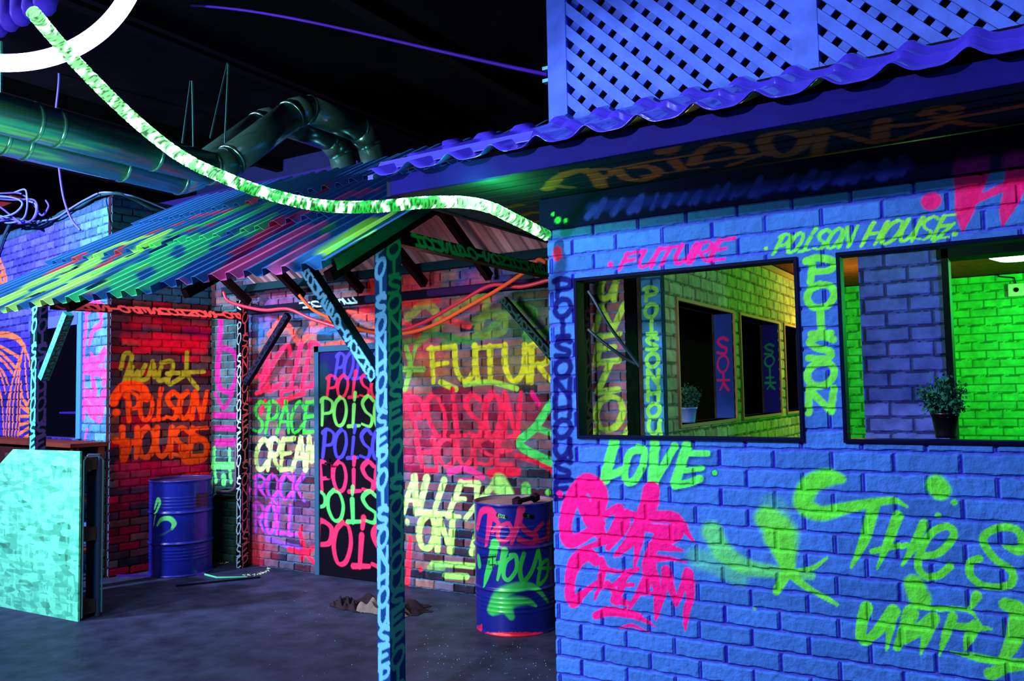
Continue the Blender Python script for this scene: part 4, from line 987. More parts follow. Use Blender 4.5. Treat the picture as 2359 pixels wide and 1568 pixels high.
def paint_right(cv, duv):
    k = 1/330.0
    def t_(P, wpx, c_, op=.95, so=.2):
        wpx = [q*k for q in wpx] if hasattr(wpx, '__len__') else wpx*k
        cv.stroke([duv(*p) for p in P], wpx, c_, op, so)
    def w_(txt, q, wd, c_, **kw):
        word(cv, duv, txt, q, wd, c_, px2m=k, **kw)
    PKK = S(228, 40, 120)
    t_([(1100,1215),(1108,1180),(1128,1174),(1142,1190)], 16, PKK); t_([(1130,1182),(1126,1215),(1120,1255)], [18,14,8], PKK)
    t_([(1128,1190),(1148,1205),(1135,1225)], 9, PKK)
    t_([(1168,1205),(1150,1215),(1148,1240),(1165,1245),(1180,1225),(1172,1205)], 9, PKK); t_([(1201,1172),(1192,1210),(1178,1252)], [18,14,7], PKK)
    t_([(1200,1210),(1215,1225),(1235,1235),(1225,1250),(1196,1242)], 12, S(190, 30, 90)); t_([(1250,1205),(1232,1225),(1240,1245),(1260,1235),(1262,1205)], 9, S(190, 30, 80)); t_([(1265,1200),(1262,1240)], 10, RED)
    t_([(1095,1235),(1180,1256),(1240,1255)], 8, S(120, 20, 110), .5, .6)
    GG = S(60, 215, 90); G2 = S(45, 190, 50)
    t_([(1140,1252),(1132,1290),(1120,1330),(1115,1350)], [22,20,14,5], GG); t_([(1163,1268),(1155,1300),(1146,1335)], [16,12,6], GG); t_([(1128,1298),(1160,1294)], 8, GG); t_([(1102,1285),(1104,1300)], 18, GG, .8)
    t_([(1182,1280),(1165,1295),(1160,1325),(1172,1335),(1190,1310),(1188,1280),(1176,1278)], 9, GG); t_([(1207,1275),(1198,1310),(1205,1338),(1225,1315),(1240,1268)], 10, G2); t_([(1240,1265),(1245,1300),(1240,1345),(1260,1325),(1262,1290),(1245,1300)], 9, G2); t_([(1240,1308),(1280,1305)], 7, G2); t_([(1206,1338),(1206,1350)], 3, G2)
    t_([(1130,1405),(1150,1372),(1190,1352),(1230,1352),(1262,1385)], [18,26,20,12,6], GG, .85, .5); t_([(1135,1410),(1165,1395),(1185,1385),(1215,1385),(1235,1395)], [14,26,22,14,5], GG, .85, .5); t_([(1165,1395),(1178,1420)], [28,14], GG, .8, .5)
    for i in range(60):
        x = 1094+i*3.1; t_([(x, 1466+rnd.random()*2), (x, 1460-(abs(x-1104) < 6)*18-rnd.random()*3)], 5, S(245, 30, 60), .9, .5)
    # small labels
    for (x, y) in ((1156, 1188), (1218, 1188)):
        t_([(x-9, y-2), (x+9, y+3)], 10, S(10, 10, 14), 1, .1); 
    w_('ESSL', ((1148,1183),(1166,1187),(1165,1195),(1147,1190)), 1.4, S(120, 220, 170)); w_('S', ((1214,1184),(1221,1186),(1220,1192),(1213,1191)), 1.3, S(60, 160, 100))
    for P in ([(1108,1277),(1145,1276)],[(1145,1276),(1145,1310)],[(1145,1310),(1109,1309)],[(1109,1309),(1108,1277)]): cv.stroke([duv(*p) for p in P], 1.1*k, S(8, 8, 20), .9, .2, False)
    w_('DIRTY', ((1110,1290),(1128,1291),(1128,1300),(1110,1299)), 1.6, S(4, 6, 10), gap=.15, taper=0)
    t_([(1110,1284),(1142,1281)], 5, S(8, 8, 16), .9); t_([(1135,1282),(1135,1308)], 3, S(8, 8, 16), .9); t_([(1128,1301),(1141,1300)], 3, S(8, 8, 16), .9)
pr = onZ(1190, 1467, 0); dd_ = pr[:2]/np.hypot(*pr[:2]); rb = pr[:2]+0.29*dd_
drumR, _c = drum('oil_drum', rb[0], rb[1], paint_right, 'blue oil drum sprayed pink and green, at the house corner', S(150, 118, 130))
def paint_left(cv, duv):
    k = 1/225.0
    def t_(P, wpx, c_, op=.95, so=.25):
        wpx = [q*k for q in wpx] if hasattr(wpx, '__len__') else wpx*k
        cv.stroke([duv(*p) for p in P], wpx, c_, op, so)
    GG = S(110, 245, 130)
    t_([(356,1172),(364,1150),(368,1160),(358,1185),(354,1210)], [4,8,6,4,2], GG); t_([(362,1210),(372,1196),(390,1194),(401,1205),(396,1218)], [4,8,10,10,5], GG); t_([(396,1218),(380,1228),(370,1232)], 4, S(40, 110, 60), .6, .5)
    q = [duv(*p) for p in ((456,1140),(477,1138),(477,1160),(456,1163))]
    for i in range(9):
        a = q[0]+(q[3]-q[0])*i/8; b = q[1]+(q[2]-q[1])*i/8
        cv.stroke([a, b], 9*k, S(4, 4, 8), 1, .1, False)
drumL, _c = drum('oil_drum', -7.02, 5.235, paint_left, 'plain dark blue oil drum with a black sticker, in the far alley corner', S(60, 40, 90), step=0.005)
for o in (drumR, drumL): o['group'] = 'steel oil drums'
del drumR['group'], drumL['group']
# dumb-bell lying on the drum lid
db = empty('dumbbell', (rb[0], rb[1], 0.87), 'short rusty dumbbell lying on the pink and green sprayed drum', 'dumbbell')
mr_ = mat('rusty_iron', S(40, 30, 44), 0.6, .3, bump=.6, bscale=50, var=.4, vscale=20)
ca = onZ(1180, 1157, .90); cb = onZ(1243, 1143, .90)
ax_ = (cb-ca)/np.linalg.norm(cb-ca); dc = (ca+cb)/2
MB().tube([dc-ax_*.12, dc, dc+ax_*.12], .017, 12).build('handle', mr_, db, True)
for s_ in (-1, 1):
    c_ = dc+ax_*s_*.12
    MB().tube([c_-ax_*.03, c_-ax_*.02, c_+ax_*.02, c_+ax_*.03], [.026, .034, .034, .026], 6).build('weight', mr_, db)

# ================================================================== BOARD, PALLETS, COUNTER
def osb_mat():
    m = bpy.data.materials.new('oriented_strand_board'); m.use_nodes = True; nt = m.node_tree; b = nt.nodes['Principled BSDF']; b.inputs['Roughness'].default_value = .7
    tc = nt.nodes.new('ShaderNodeTexCoord'); src = None
    for k, (ang, sx, sz) in enumerate(((.7, 9, 34), (-.5, 30, 9), (1.1, 10, 36))):
        mp = nt.nodes.new('ShaderNodeMapping'); mp.inputs['Rotation'].default_value = (0, ang, 0); mp.inputs['Scale'].default_value = (sx, 30, sz)
        v = nt.nodes.new('ShaderNodeTexVoronoi'); v.inputs['Scale'].default_value = .8
        nt.links.new(tc.outputs['Object'], mp.inputs['Vector']); nt.links.new(mp.outputs[0], v.inputs['Vector'])
        s = nt.nodes.new('ShaderNodeSeparateColor'); nt.links.new(v.outputs['Color'], s.inputs[0])
        if src is None: src = s.outputs[0]
        else:
            mx = nt.nodes.new('ShaderNodeMath'); mx.operation = 'MULTIPLY' if k == 1 else 'ADD'; nt.links.new(src, mx.inputs[0]); nt.links.new(s.outputs[0], mx.inputs[1]); src = mx.outputs[0]
    r = nt.nodes.new('ShaderNodeValToRGB'); r.color_ramp.elements[0].color = (*S(34, 104, 84), 1); r.color_ramp.elements[1].color = (*S(104, 226, 186), 1)
    r.color_ramp.elements[1].position = 1.0; e = r.color_ramp.elements.new(.12); e.color = (*S(58, 164, 132), 1); e = r.color_ramp.elements.new(.6); e.color = (*S(74, 190, 156), 1)
    nt.links.new(src, r.inputs[0]); nt.links.new(r.outputs[0], b.inputs['Base Color'])
    return m
bA = np.array([-7.25, 3.66]); bB = np.array([-6.163, 3.70]); dB = (bB-bA)/np.linalg.norm(bB-bA); nB = np.array([dB[1], -dB[0]])
def P3(a, n, z): v = bA+dB*a+nB*n; return (v[0], v[1], z)
Lb = np.linalg.norm(bB-bA)
mb = MB(); pts = [(0, 0), (Lb, 0), (Lb, 1.272), (.20, 1.272), (.0, 1.14)]
mb.add([P3(a, .0, z) for a, z in pts]+[P3(a, -.016, z) for a, z in pts], [tuple(range(5)), tuple(reversed(range(5, 10)))]+[(i, i+5, (i+1) % 5+5, (i+1) % 5) for i in range(5)])
tag(mb.build('strand_board', osb_mat()), 'mint-lit strand board with one cut corner, standing upright at far left', 'board')
pal_ = empty('wooden_pallet', P3(Lb/2, -.09, 0), 'wooden pallet standing on edge behind the mint strand board', 'pallet')
m_pal = mat('pallet_wood', S(62, 44, 48), .8, bump=.2, bscale=30, var=.3, vscale=6)
def slab(a0, a1, n0, n1, z0, z1, name, par, m=m_pal):
    o0 = np.array(P3(a0, n0, z0)); MB().obox(o0, np.array([*(dB*(a1-a0)), 0]), np.array([*(nB*(n1-n0)), 0]), np.array([0, 0, z1-z0])).build(name, m, par, bevel=.002)
slab(Lb-.16, Lb-.005, -.185, -.165, 0, 1.24, 'rear_board', pal_, mat('blue_grey_board', S(40, 54, 84), .7)); slab(.05, .25, -.185, -.165, 0, 1.24, 'rear_board', pal_); slab(.5, .7, -.185, -.165, 0, 1.24, 'rear_board', pal_)
for a in (.05, Lb/2-.05, Lb-.125): slab(a, a+.12, -.04, -.02, .0, 1.24, 'front_board', pal_)
for a in (.05, Lb/2-.05, Lb-.125):
    for z in (.03, .58, 1.12): slab(a, a+.10, -.163, -.042, z, z+.10, 'block', pal_)
MB().tube([P3(Lb+.004, -.03, .02), P3(Lb+.004, -.03, 1.20), P3(Lb+.004, -.06, 1.235), P3(Lb+.004, -.15, 1.235), P3(Lb+.004, -.19, 1.19), P3(Lb+.004, -.19, .03)], .006, 8).build('edge_strip', mat('teal_plastic', S(40, 110, 120), .4), pal_)
ct = empty('bar_counter', tuple(SL.pt(LL-.9, 0, .16)), 'brown wooden bar counter against the left building, behind the pallet', 'counter')
m_ct = mat('counter_wood', S(110, 52, 44), .7, bump=.15, bscale=20, var=.25, vscale=5)
def cslab(a0, a1, n0, n1, z0, z1, name, m=m_ct, c=None): return MB().obox(SL.pt(a0, z0, n0), SL.U*(a1-a0), SL.V*(z1-z0), SL.N*(n1-n0), c).build(name, m, ct, bevel=.002)
cslab(LL-2.6, LL-.03, .005, .34, 1.225, 1.262, 'counter_top')
cslab(LL-2.6, LL-.05, .28, .30, .85, 1.22, 'front_panel', mat('counter_panel_dark', S(64, 30, 36), .8))
cslab(LL-.11, LL-.05, .02, .08, 0, 1.22, 'leg'); cslab(LL-.11, LL-.05, .25, .31, 0, 1.22, 'leg')
for a in (.30, .46): cslab(LL-a, LL-a+.08, .27, .29, 0, .86, 'front_board', mat('counter_panel_red', S(110, 24, 30), .8))
for z in (.25, .72): cslab(LL-.9, LL-.06, .05, .27, z, z+.02, 'shelf')
for (z0, z1) in ((.30, .66), (.78, 1.12)):
    cslab(LL-.165, LL-.145, .30, .303, z0, z1, 'paint_drip', mat('cyan_drip', S(90, 200, 210), .6))

# ================================================================== DUCTS
m_duct = mat('galvanised_duct', S(110, 165, 165), 0.24, 0.85, bump=.05, bscale=12)
p1 = onX(512, 395, -5.0); p2 = onX(688, 250, -5.0); p3 = onX(835, 322, -5.0)
for k, (X_, lab) in enumerate(((-5.0, 'round metal air duct nearer the canopy ridge, bending upwards'), (-5.36, 'round metal air duct farther left, partly behind its twin'))):
    d = empty('air_duct', (X_, p1[1], p1[2]), lab, 'duct')
    dz_ = -0.0 if k == 0 else -.02
    a = np.array([X_, .6, p1[2]+dz_]); b = np.array([X_, p1[1]-.1, p1[2]+dz_]); c = np.array([X_, p1[1]+.03, p1[2]+.06+dz_])
    e = np.array([X_, p2[1]-.05, p2[2]-.05+dz_]); f = np.array([X_, p2[1]+.10, p2[2]+.02+dz_]); g = np.array([X_, p3[1]-.05, p2[2]+.02+dz_]); h_ = np.array([X_, p3[1]+.10, p2[2]-.08+dz_]); i_ = np.array([X_, p3[1]+.35, p2[2]-.75])
    r = 0.118
    MB().tube([a, b], r, 28).build('straight_pipe', m_duct, d, True)
    MB().tube([b, c, c+(e-c)*.06], r*1.01, 28).build('elbow', m_duct, d, True)
    MB().tube([c, e], r, 28).build('straight_pipe', m_duct, d, True)
    MB().tube([e, f], r*1.01, 28).build('elbow', m_duct, d, True)
    MB().tube([f, g], r, 28).build('straight_pipe', m_duct, d, True)
    MB().tube([g, h_], r*1.01, 28).build('elbow', m_duct, d, True)
    MB().tube([h_, i_], r, 28).build('straight_pipe', m_duct, d, True)
    for q_, dr2 in ((a+(b-a)*.62, (0, 1, 0)), (a+(b-a)*.66, (0, 1, 0)), (a+(b-a)*.86, (0, 1, 0)), (b, (0, 1, 0)), (c+(e-c)*.08, e-c), (e-(e-c)*.05, e-c), (f, (0, 1, 0)), (g, (0, 1, 0)), (h_, i_-h_)):
        dr2 = np.array(dr2, float); dr2 /= np.linalg.norm(dr2)
        MB().tube([q_-dr2*.012, q_-dr2*.006, q_+dr2*.006, q_+dr2*.012], [r*1.02, r*1.05, r*1.05, r*1.02], 28).build('joint_band', m_duct, d, True)
m_strap = mat('hanger_strap', S(60, 120, 130), .5, .4)
for (x0, y0, x1, y1, X_, lab) in ((439,186,420,330,-5.36,'thin strap holding the farther duct, left leg of the left pair'),(443,186,446,340,-5.0,'thin strap holding the nearer duct, right leg of the left pair'),(524,145,484,318,-5.36,'longer bright strap of the right pair, slanting left'),(526,148,518,330,-5.0,'faint strap of the right pair, hanging almost plumb'),(4,95,3,225,-5.0,'strap above the ducts at the left picture edge')):
    A = onX(x0, y0, X_); B = onX(x1, y1, X_)
    tag(MB().bar(A, B, .012, .004, up=(1, 0, 0)).build('hanger_strap', m_strap), lab, 'strap', 'duct hanger straps')
# ceiling beams and far upstand
bm = mat('ceiling_beam_paint', S(26, 22, 30), .8)
for k, (px, py, wd) in enumerate(((300, 60, .10), (420, 85, .07), (20, 215, .12), (60, 375, .10), (900, 60, .12))):
    p = onZ(px, py, 4.62); tag(MB().box((p[0]-wd/2, -1, 4.60), (p[0]+wd/2, 10.9, 4.75)).build('trim_%d' % (k+4), bm), kind='structure')
q0 = onY(640, 398, 8.0); q1_ = onY(770, 440, 8.0)
tag(MB().obox((q0[0]-1.2, 7.6, q0[2]-.6), (2.8, 0, 0), (0, .6, 0), (0, 0, .65)).build('wall_upstand', mat('dusty_blue_box', S(34, 42, 90), .8)), kind='structure')
tag(MB().box((-9.2, 6.2, 3.4), (-5.6, 6.3, 4.0)).build('trim_9', mat('violet_panel_paint', S(40, 34, 110), .8)), kind='structure')

# ================================================================== LIGHTS THAT SHOW
def led_rope(name, P, rad, label, core, edge, strength, seed, beads=.021, dark=.35, n=12):
    C = catmull(P, 60); C = np.array(C)
    seg = np.linalg.norm(np.diff(C, axis=0), axis=1); L = np.concatenate([[0], np.cumsum(seg)]); s = np.arange(0, L[-1], .0045)
    Q = np.stack([np.interp(s, L, C[:, i]) for i in range(3)], -1)
    m = len(Q); V = []; Cc = []; rs_ = np.random.RandomState(seed)
    dk = np.interp(s/L[-1], [0, .30, .42, .66, .72, .80, .86, 1], dark)
    g1 = rs_.rand(int(L[-1]/.013)+3, 5); g2 = rs_.rand(m, n)
    for i in range(m):
        t = Q[min(i+1, m-1)]-Q[max(i-1, 0)]; t /= np.linalg.norm(t); u = np.cross(t, [0, 0, 1]); u /= np.linalg.norm(u); v = np.cross(u, t)
        for k in range(n):
            a = 2*math.pi*k/n; rr = rad*(1+.12*g2[i, k])
            V.append(Q[i]+rr*(math.cos(a)*u+math.sin(a)*v))
            x = s[i]/.013+.35*math.sin(3*a+i*.02); i0 = int(x) % (len(g1)-1); f = x-int(x); f = f*f*(3-2*f)
            y = k/n*5; k0 = int(y) % 5; k1 = (k0+1) % 5; fy = y-int(y)
            b = (g1[i0, k0]*(1-f)+g1[i0+1, k0]*f)*(1-fy)+(g1[i0, k1]*(1-f)+g1[i0+1, k1]*f)*fy
            b = min(max((b-.50)/.2, 0), 1)
            sp = .15 if (g2[i, k] < dk[i]*.4 and b < .8) else 1.0
            mixw = 1-dk[i]*(1-b)
            col = np.array(core)*mixw+np.array(edge)*(1-mixw)
            Cc.append(col*(1-dk[i]*.55*(1-b))*sp)
    idx = np.arange(m*n).reshape(m, n); nx = np.roll(idx, -1, 1)
    q = np.stack([idx[:-1], nx[:-1], nx[1:], idx[1:]], -1).reshape(-1, 4)
    mt = mat(name+'_glow_%d' % seed, rough=.4, attr=True, emit='attr', estr=strength)
    return tag(link(name, mesh_arrays(name, np.array(V), [q], np.array(Cc), True), mt), label, 'light')
rope = [onY(x, y, Y) for (x, y, Y) in ((76,28,1.48),(130,92,1.6),(210,180,1.72),(320,285,1.88),(420,362,2.0),(520,410,2.1),(620,447,2.2),(740,473,2.3),(860,476,2.4),(980,466,2.52),(1070,466,2.66),(1130,478,2.78),(1180,502,2.92),(1262,543,3.14))]
led_rope('led_rope_light', rope, .0225, 'green LED rope light swagged from the glowing hoop to the house corner', (.55, 1.0, .62), (.015, .55, .05), 2.2, 1, dark=[.6, .7, .97, 1, .95, .25, .6, 1])
for q_, e_ in ((rope[9], 5), (rope[10], 9), (rope[11], 9), (rope[12], 4), (rope[6], 1.5), (rope[4], 1.5)): point('rope_glow', (q_[0], q_[1]-.01, q_[2]+.042), e_*.45, (.05, 1.0, .15), .03)
# violet-white hoop
cR = onY(-52, -222, 1.45); nrm = ray(-30, -222); nrm = nrm/np.linalg.norm(nrm)
e1 = np.cross(nrm, [0, 0, 1]); e1 /= np.linalg.norm(e1); e2 = np.cross(e1, nrm)
dep = float((cR-C0) @ _f); RR = 352/F*dep
ringp = [cR+RR*(math.cos(t)*e1+math.sin(t)*e2) for t in np.linspace(0, 2*math.pi, 128, endpoint=False)]
hoop = MB().tube(ringp, .031*dep/2.8*1.0, 14, (.82, .84, 1.0), closed=True).build('hoop_lamp', mat('hoop_glow', rough=.4, attr=True, emit=(.55, .5, 1.0), estr=9), None, True)
tag(hoop, 'glowing violet-white tube hoop hanging at the top left', 'lamp')
# ribbed violet panel above it
mb = MB(); o_ = onY(-60, -40, 2.2)
for k in range(7):
    a = onY(-90+k*34, -60+k*6, 2.3+k*.01); b = onY(-75+k*26+20, 96-k*13, 2.0+k*.01)
    mb.tube([a, a+(b-a)*.9, b], [.05, .05, .035], 10)
tag(mb.build('ribbed_shade', mat('violet_fabric', S(90, 70, 240), .6), None, True), 'ribbed violet fabric shade inside the glowing hoop', 'shade')
# lamp and socket in the green room
lp = onZ(2345, 588, 2.42); lo = empty('ceiling_lamp', tuple(lp), 'round white ceiling lamp in the green-lit room', 'lamp')
MB().lathe([(.001, -.03), (.10, -.026), (.15, -.005), (.16, .02)], 0, 0, 32, (.9, 1, .9)).build('diffuser', mat('lamp_diffuser', (.8, 1, .8), .3, emit=(.5, 1, .5), estr=7), lo, True).matrix_parent_inverse = Matrix()
MB().lathe([(.16, .02), (.165, .06), (.001, .06)], 0, 0, 32, (.5, .5, .5)).build('base', mat('lamp_base', S(30, 120, 40), .5), lo, True).matrix_parent_inverse = Matrix()
so_ = onY(2341, 668, 8.44); sk = empty('socket_box', tuple(so_), 'small white socket box on the green brick wall', 'socket')
MB().box((so_[0]-.06, 8.41, so_[2]-.055), (so_[0]+.06, 8.46, so_[2]+.055)).build('housing', mat('white_plastic', S(220, 235, 220), .4), sk, bevel=.004)
MB().tube([(so_[0], 8.40, so_[2]), (so_[0], 8.408, so_[2])], .02, 16).build('socket_hole', m_black, sk)
MB().tube([(so_[0], 8.45, so_[2]+.055), (so_[0]-.01, 8.45, so_[2]+.11), (so_[0]-.12, 8.45, so_[2]+.13), (so_[0]-.17, 8.45, so_[2]+.2)], .006, 6).build('wire', m_black, sk)

# ================================================================== CABLES
def cable(name, P, rad, m, label, group=None, cat='cable', smooth=True):
    C = catmull(P, 10) if smooth else P
    return tag(MB().tube(C, rad, 8).build(name, m, None, True), label, cat, group)
m_vc = mat('violet_cable', S(110, 100, 250), .4); m_bl = mat('pale_blue_cable', S(120, 150, 240), .4); m_or = mat('orange_cable', S(215, 90, 50), .45); m_rd = mat('red_cable', S(200, 40, 70), .4)
m_gy = mat('dark_cable', S(50, 90, 110), .45); m_cd = mat('grey_conduit', S(56, 84, 110), .4, .2)
cable('hanging_cable', [onY(x, y, 4.35) for x, y in ((134,-10),(134,40),(133,100),(136,180),(129,260),(132,330),(138,400),(148,460),(165,505),(185,530))], .011, m_vc, 'single violet cable hanging from the ceiling past the ducts')
c1 = [(515,672),(525,692),(560,705),(610,714),(665,712),(720,735),(800,758),(865,762),(925,760),(985,738),(1060,695),(1132,657),(1200,660),(1270,643)]
cable('sagging_cable', [onY(x, y, 5.5) for x, y in c1], .016, m_rd, 'red sagging cable under the canopy, pinned at the beam', 'cables under the canopy')
c2 = [(690,680),(720,712),(760,732),(820,755),(865,766),(930,768),(1000,748),(1080,705),(1150,665),(1215,622),(1240,598),(1258,604)]
cable('sagging_cable', [onY(x, y, 5.42) for x, y in c2], .016, m_or, 'orange sagging cable under the canopy, rising towards the tie beam', 'cables under the canopy')
cable('conduit', [onY(x, y, 5.0) for x, y in ((1355,670),(1368,690),(1400,745),(1440,800),(1478,850),(1500,880))], .011, m_cd, 'upper grey conduit crossing behind the left window opening', 'conduits')
cable('conduit', [onY(x, y, 5.05) for x, y in ((1355,758),(1370,772),(1405,800),(1450,830),(1500,850))], .011, m_cd, 'lower grey conduit crossing behind the left window opening', 'conduits')
def topz(px, py, n_=.03): u_ = SL.uv(px, py); return SL.pt(u_[0], u_[1], n_)
def topr(px, py, n_=.03): u_ = SR.uv(px, py); return SR.pt(u_[0], u_[1], n_)
cable('wall_cable', [topz(0,590),topz(20,535),topz(45,505),topz(100,522),topz(150,490),topz(190,476),topz(225,455),topz(250,448),topr(275,448),topr(310,462),topr(350,482),topr(400,494)], .017, m_gy, 'thick dark cable running over the top of the left building')
cable('wall_cable', [topz(90,512,.06),topz(140,505,.06),topz(180,480,.06),topz(215,460,.06),topz(250,445,.05),topr(290,452,.06),topr(330,465,.06),topr(395,492,.06)], .009, m_bl, 'thin pale cable beside the thick one over the left building')
loops = [((0,452),(50,450),(85,452),(110,475),(125,500),(140,480),(137,466)), ((5,462),(60,462),(110,470),(124,478),(118,500),(100,515),(60,508),(20,495)), ((15,462),(80,468),(130,468),(136,490),(120,512),(85,520),(40,505),(15,485)),
         ((90,452),(118,446),(124,462),(120,490),(105,512),(70,520),(52,512)), ((0,500),(20,478),(60,482),(100,512),(110,522),(85,512),(60,518)), ((20,490),(45,508),(80,510),(110,500),(122,478),(95,465),(40,460)), ((10,530),(0,545),(-8,570))]
for i, P in enumerate(loops):
    cable('tangled_cable', [topz(x, y, .14+.035*i+.02*math.sin(j)) for j, (x, y) in enumerate(P)], .010, m_bl if i % 2 else m_vc, 'one of the tangled pale violet cables bunched above the left building', 'tangled cables')
tag(MB().obox(topz(-20, 500, .015), SL.U*.95, SL.V*.10, SL.N*.10).build('cable_tray', mat('rusty_tray', S(110, 34, 30), .7)), 'rusty red tray carrying the tangled cables', 'tray')
tw = empty('tension_wire', (LX[0][0], 3.40, 3.2), 'violet-lit wire strung from the lattice post across the dark ceiling', 'wire')
A = onY(1260, 172, 3.41); B = onY(200, 8, 4.6)
MB().tube(catmull([A, (A+B)/2+np.array([0, 0, .13]), B], 16), .010, 6).build('wire', mat('wire_violet', S(70, 30, 170), .5), tw, True)
for dz_ in (-.03, .03): MB().box((A[0]-.02, 3.40, A[2]+dz_-.008), (A[0]+.01, 3.43, A[2]+dz_+.008)).build('clamp', mat('clamp_metal', S(90, 160, 170), .4, .5), tw)

# ================================================================== PLANTS
def plant(name, x, y, z, r, hp, label, potcol, leafc, fr_, seed, coat=0):
    root = empty(name, (x, y, z), label, 'plant')
    MB().lathe([(.001, z), (r*.72, z), (r*.74, z+.01), (r*.95, z+hp*.88), (r*1.02, z+hp*.88), (r*1.04, z+hp), (r*.94, z+hp), (r*.9, z+hp*.85), (.001, z+hp*.84)], x, y, 28, potcol).build('pot', mat(name+'_pot_%d' % seed, potcol, .3), root, True)
    rr_ = np.random.RandomState(seed); mb = MB(); st_ = MB(); c = np.array([x, y, z+hp+fr_*.62])
    for i in range(70):
        d = rr_.normal(size=3); d /= np.linalg.norm(d); d[2] = d[2]*.8+.15
        tip = c+d*fr_*(.65+.35*rr_.rand()); base = np.array([x, y, z+hp*.9])
        st_.tube([base, (base+tip)/2+rr_.normal(size=3)*.008, tip], .0015, 4)
        for j in range(13):
            p = base+(tip-base)*(.45+.6*rr_.rand())+rr_.normal(size=3)*fr_*.10
            a = rr_.normal(size=3); a /= np.linalg.norm(a); b = np.cross(a, rr_.normal(size=3)); b /= np.linalg.norm(b); n_ = np.cross(a, b)
            l_ = .010+.010*rr_.rand(); w_ = l_*.42
            mb.add([p, p+a*l_*.5+b*w_+n_*.002, p+a*l_, p+a*l_*.5-b*w_+n_*.002], [(0, 1, 2), (0, 2, 3)])
    st_.build('stems', mat('plant_stem', S(30, 70, 50), .7), root)
    mb.build('foliage', mat(name+'_leaf_%d' % seed, leafc, .5), root)
    return root
pp = onX(1588, 972, XI-.045)
plant('potted_plant', XI-.05, pp[1], 1.467, .052, .088, 'small leafy plant in a pale metal pot on the inner brick sill', S(120, 165, 230), S(70, 120, 90), .085, 3)
pq = onY(2178, 1008, 3.27)
plant('potted_plant', pq[0], 3.29, 1.474, .045, .088, 'bushy dark green plant in a black pot on the right window sill', S(12, 14, 26), S(40, 110, 92), .085, 8)

# ================================================================== THINGS ON THE FLOOR
gc = onZ(890, 1398, 0)
def cloth(cx, cy, a, b, hgt, seed, col, rot):
    n = 60; us = np.linspace(-1, 1, n); X, Y = np.meshgrid(us, us); r_ = np.random.RandomState(seed)
    ang = np.arctan2(Y, X); rad = np.hypot(X, Y)
    edge = 0.80+.13*np.sin(ang*3+seed)+.10*np.sin(ang*7+seed*2)
    Z = hgt*np.clip(1-(rad/edge)**4, 0, 1)*(.45+.35*np.sin(X*7+Y*4+seed)*np.cos(Y*9-X*3)+.25*np.sin(X*15+Y*6))
    Z = np.clip(Z, .004, None)
    ca_, sa_ = math.cos(rot), math.sin(rot); Xa = X*a; Ya = Y*b
    P = np.stack([cx+Xa*ca_-Ya*sa_, cy+Xa*sa_+Ya*ca_, Z], -1); idx = np.arange(n*n).reshape(n, n)
    q = np.stack([idx[:-1, :-1], idx[:-1, 1:], idx[1:, 1:], idx[1:, :-1]], -1); cr = (rad[:-1, :-1]+rad[1:, 1:])/2 < (edge[:-1, :-1]+edge[1:, 1:])/2
    return P.reshape(-1, 3), q[cr]
P, q = cloth(gc[0], gc[1], .52, .20, .10, 4, None, .15)
jk = empty('crumpled_jacket', (gc[0], gc[1], 0), 'dark crumpled jacket lying on the floor behind the lettered post', 'jacket')
link('body', mesh_arrays('body', P, [q], np.tile(S(40, 30, 36), (len(P), 1)), True), mat('dark_cloth', S(40, 30, 38), .9, bump=.5, bscale=30, var=.4), jk)
g2 = onZ(880, 1408, 0); P, q = cloth(g2[0], g2[1], .30, .13, .12, 9, None, .1)
link('lining', mesh_arrays('lining', P, [q], np.tile(S(120, 104, 96), (len(P), 1)), True), mat('beige_lining', S(112, 98, 96), .9, bump=.4, bscale=30, var=.3), jk)
g3 = onZ(800, 1398, 0); P, q = cloth(g3[0], g3[1], .22, .10, .10, 2, None, -.3)
link('sleeve', mesh_arrays('sleeve', P, [q], np.tile(S(34, 26, 34), (len(P), 1)), True), mat('dark_cloth'), jk)
# flecks of paint
def flecks(name, pts, size, col, label):
    mb = MB()
    for (x, y) in pts:
        s_ = size*(.4+rnd.random()); a = rnd.random()*3
        mb.add([(x+s_*math.cos(a+k*1.57), y+s_*math.sin(a+k*1.57), .001) for k in range(4)]+[(x, y, .004)], [(0, 1, 4), (1, 2, 4), (2, 3, 4), (3, 0, 4)])
    o = mb.build(name, mat(name+'_col', col, .4)); return tag(o, label, 'paint fleck', kind='stuff')
pts = [tuple(onZ(558+62*math.cos(t)+rnd.gauss(0, 2), 1308+17*math.sin(t)+rnd.gauss(0, 1.2), 0)[:2]) for t in [rnd.uniform(-2.6, 1.6) for _ in range(260)]]
flecks('paint_splash', pts, .006, S(215, 240, 190), 'ring of pale paint flecks on the floor below the far post')
pts = [tuple(onZ(rnd.uniform(950, 1270), rnd.uniform(1480, 1566), 0)[:2]) for _ in range(80)]+[tuple(onZ(rnd.uniform(960, 1080), rnd.uniform(1390, 1480), 0)[:2]) for _ in range(16)]+[tuple(onZ(rnd.uniform(620, 860), rnd.uniform(1330, 1560), 0)[:2]) for _ in range(30)]
flecks('paint_flecks', pts, .0028, S(120, 200, 210), 'scattered bright flecks on the alley floor in front of the drum')
gs = [onZ(x, y, .003) for x, y in ((468,1322),(500,1330),(570,1328))]
tag(MB().tube(gs, [.012, .008, .003], 6).build('paint_smear', mat('green_smear', S(90, 220, 150), .6)), 'green paint smear on the floor beside the plain blue drum', 'paint mark')
st1 = [onZ(405, 1349, .008), onZ(600, 1329, .008)]
tag(MB().bar(st1[0], st1[1], .02, .014).build('floor_batten', mat('dark_batten', S(22, 14, 30), .8)), 'thin dark batten lying on the floor in front of the plain drum', 'batten')
st1 = [onZ(270, 1325, .008), onZ(470, 1322, .008)]
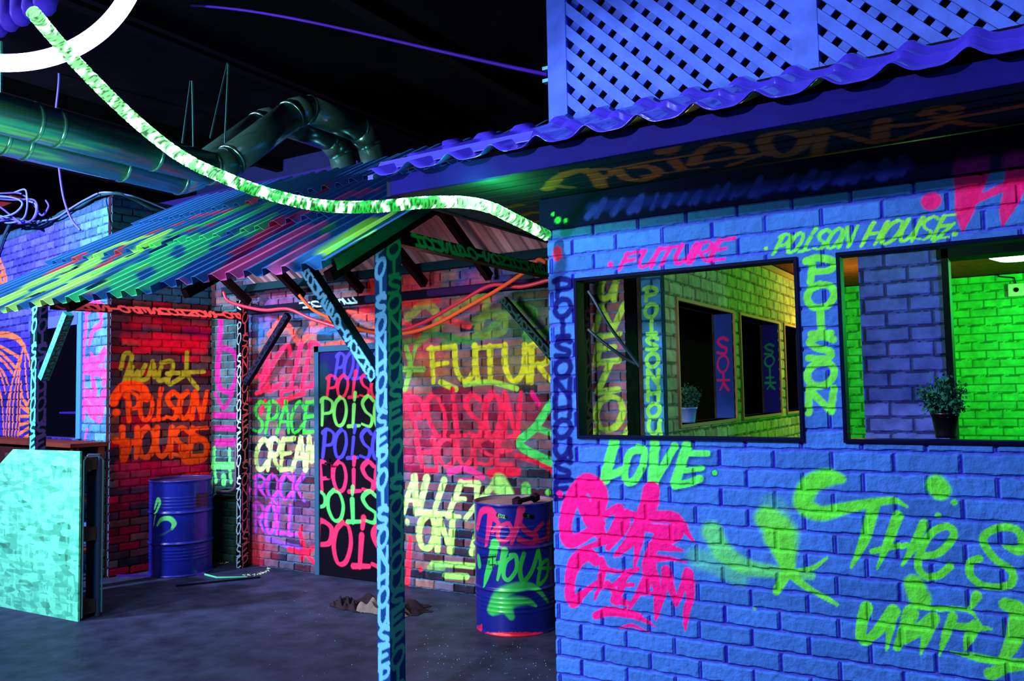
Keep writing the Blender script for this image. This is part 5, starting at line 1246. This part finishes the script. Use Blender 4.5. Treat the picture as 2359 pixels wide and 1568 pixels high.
tag(MB().bar(st1[0], st1[1], .03, .014).build('floor_batten', mat('violet_batten', S(60, 26, 130), .6)), 'violet-lit strip lying at the foot of the red brick wall', 'batten')
# pipe beside the far post
pz_ = [onY(x, y, 5.66) for x, y in ((543,1020),(543,1100),(540,1122),(528,1131),(500,1132))]
cable('bent_pipe', pz_, .012, mat('pale_pipe', S(170, 130, 190), .3, .3), 'pale bent pipe on the wall beside the far post', cat='pipe')
# lettered far reveals of the inner openings
for k, (txt, col, lc) in enumerate((('SO*', S(34,60,140), S(230,30,110)), ('SOI*', S(26,30,110), S(30,160,80)), ('-', S(16,18,60), S(20,40,90)))):
    par = bpy.data.objects['window_%d' % (k+4)]; o_ = OI[k]
    pboard('reveal_board', (XI-.062, o_[1]-.006, o_[3]-.002), (XI-.062, o_[1]-.006, o_[2]+.002), (0, -1, 0), .118, .010, col,
        {'n1': (lambda c_, L, w_, t=txt, l=lc: stack(c_, t, L*.22, L*.74, w_*.12, w_*.75, .016, l, .85, .4))}, par, step=.004)
# shelf and box in the dark opening on the left
sh = MB().obox(SL.pt(LL-1.5, 1.52, -.5), SL.U*.78, SL.V*.02, SL.N*.35).build('bar_shelf', mat('violet_shelf', S(46, 36, 150), .5)); tag(sh, 'dark violet shelf inside the opening of the left building', 'shelf')
bxo = MB().obox(SL.pt(LL-.98, 1.542, -.42), SL.U*.2, SL.V*.17, SL.N*.16).build('storage_box', mat('violet_box', S(50, 40, 170), .5), bevel=.004); tag(bxo, 'small violet box standing on the shelf inside the left opening', 'box')
bt = empty('bottle', tuple(SL.pt(LL-1.08, 1.542, -.3)), 'slim glinting bottle on the shelf beside the violet box', 'bottle')
bq = SL.pt(LL-1.08, 1.542, -.3); MB().lathe([(.001, bq[2]), (.022, bq[2]), (.022, bq[2]+.11), (.008, bq[2]+.15), (.008, bq[2]+.19)], bq[0], bq[1], 16).build('glass', mat('bottle_glass', S(60, 90, 200), .15), bt, True)
MB().lathe([(.010, bq[2]+.185), (.010, bq[2]+.21), (.001, bq[2]+.21)], bq[0], bq[1], 16).build('cap', mat('bottle_cap', S(120, 170, 220), .3), bt, True)
bpy.context.view_layer.update()
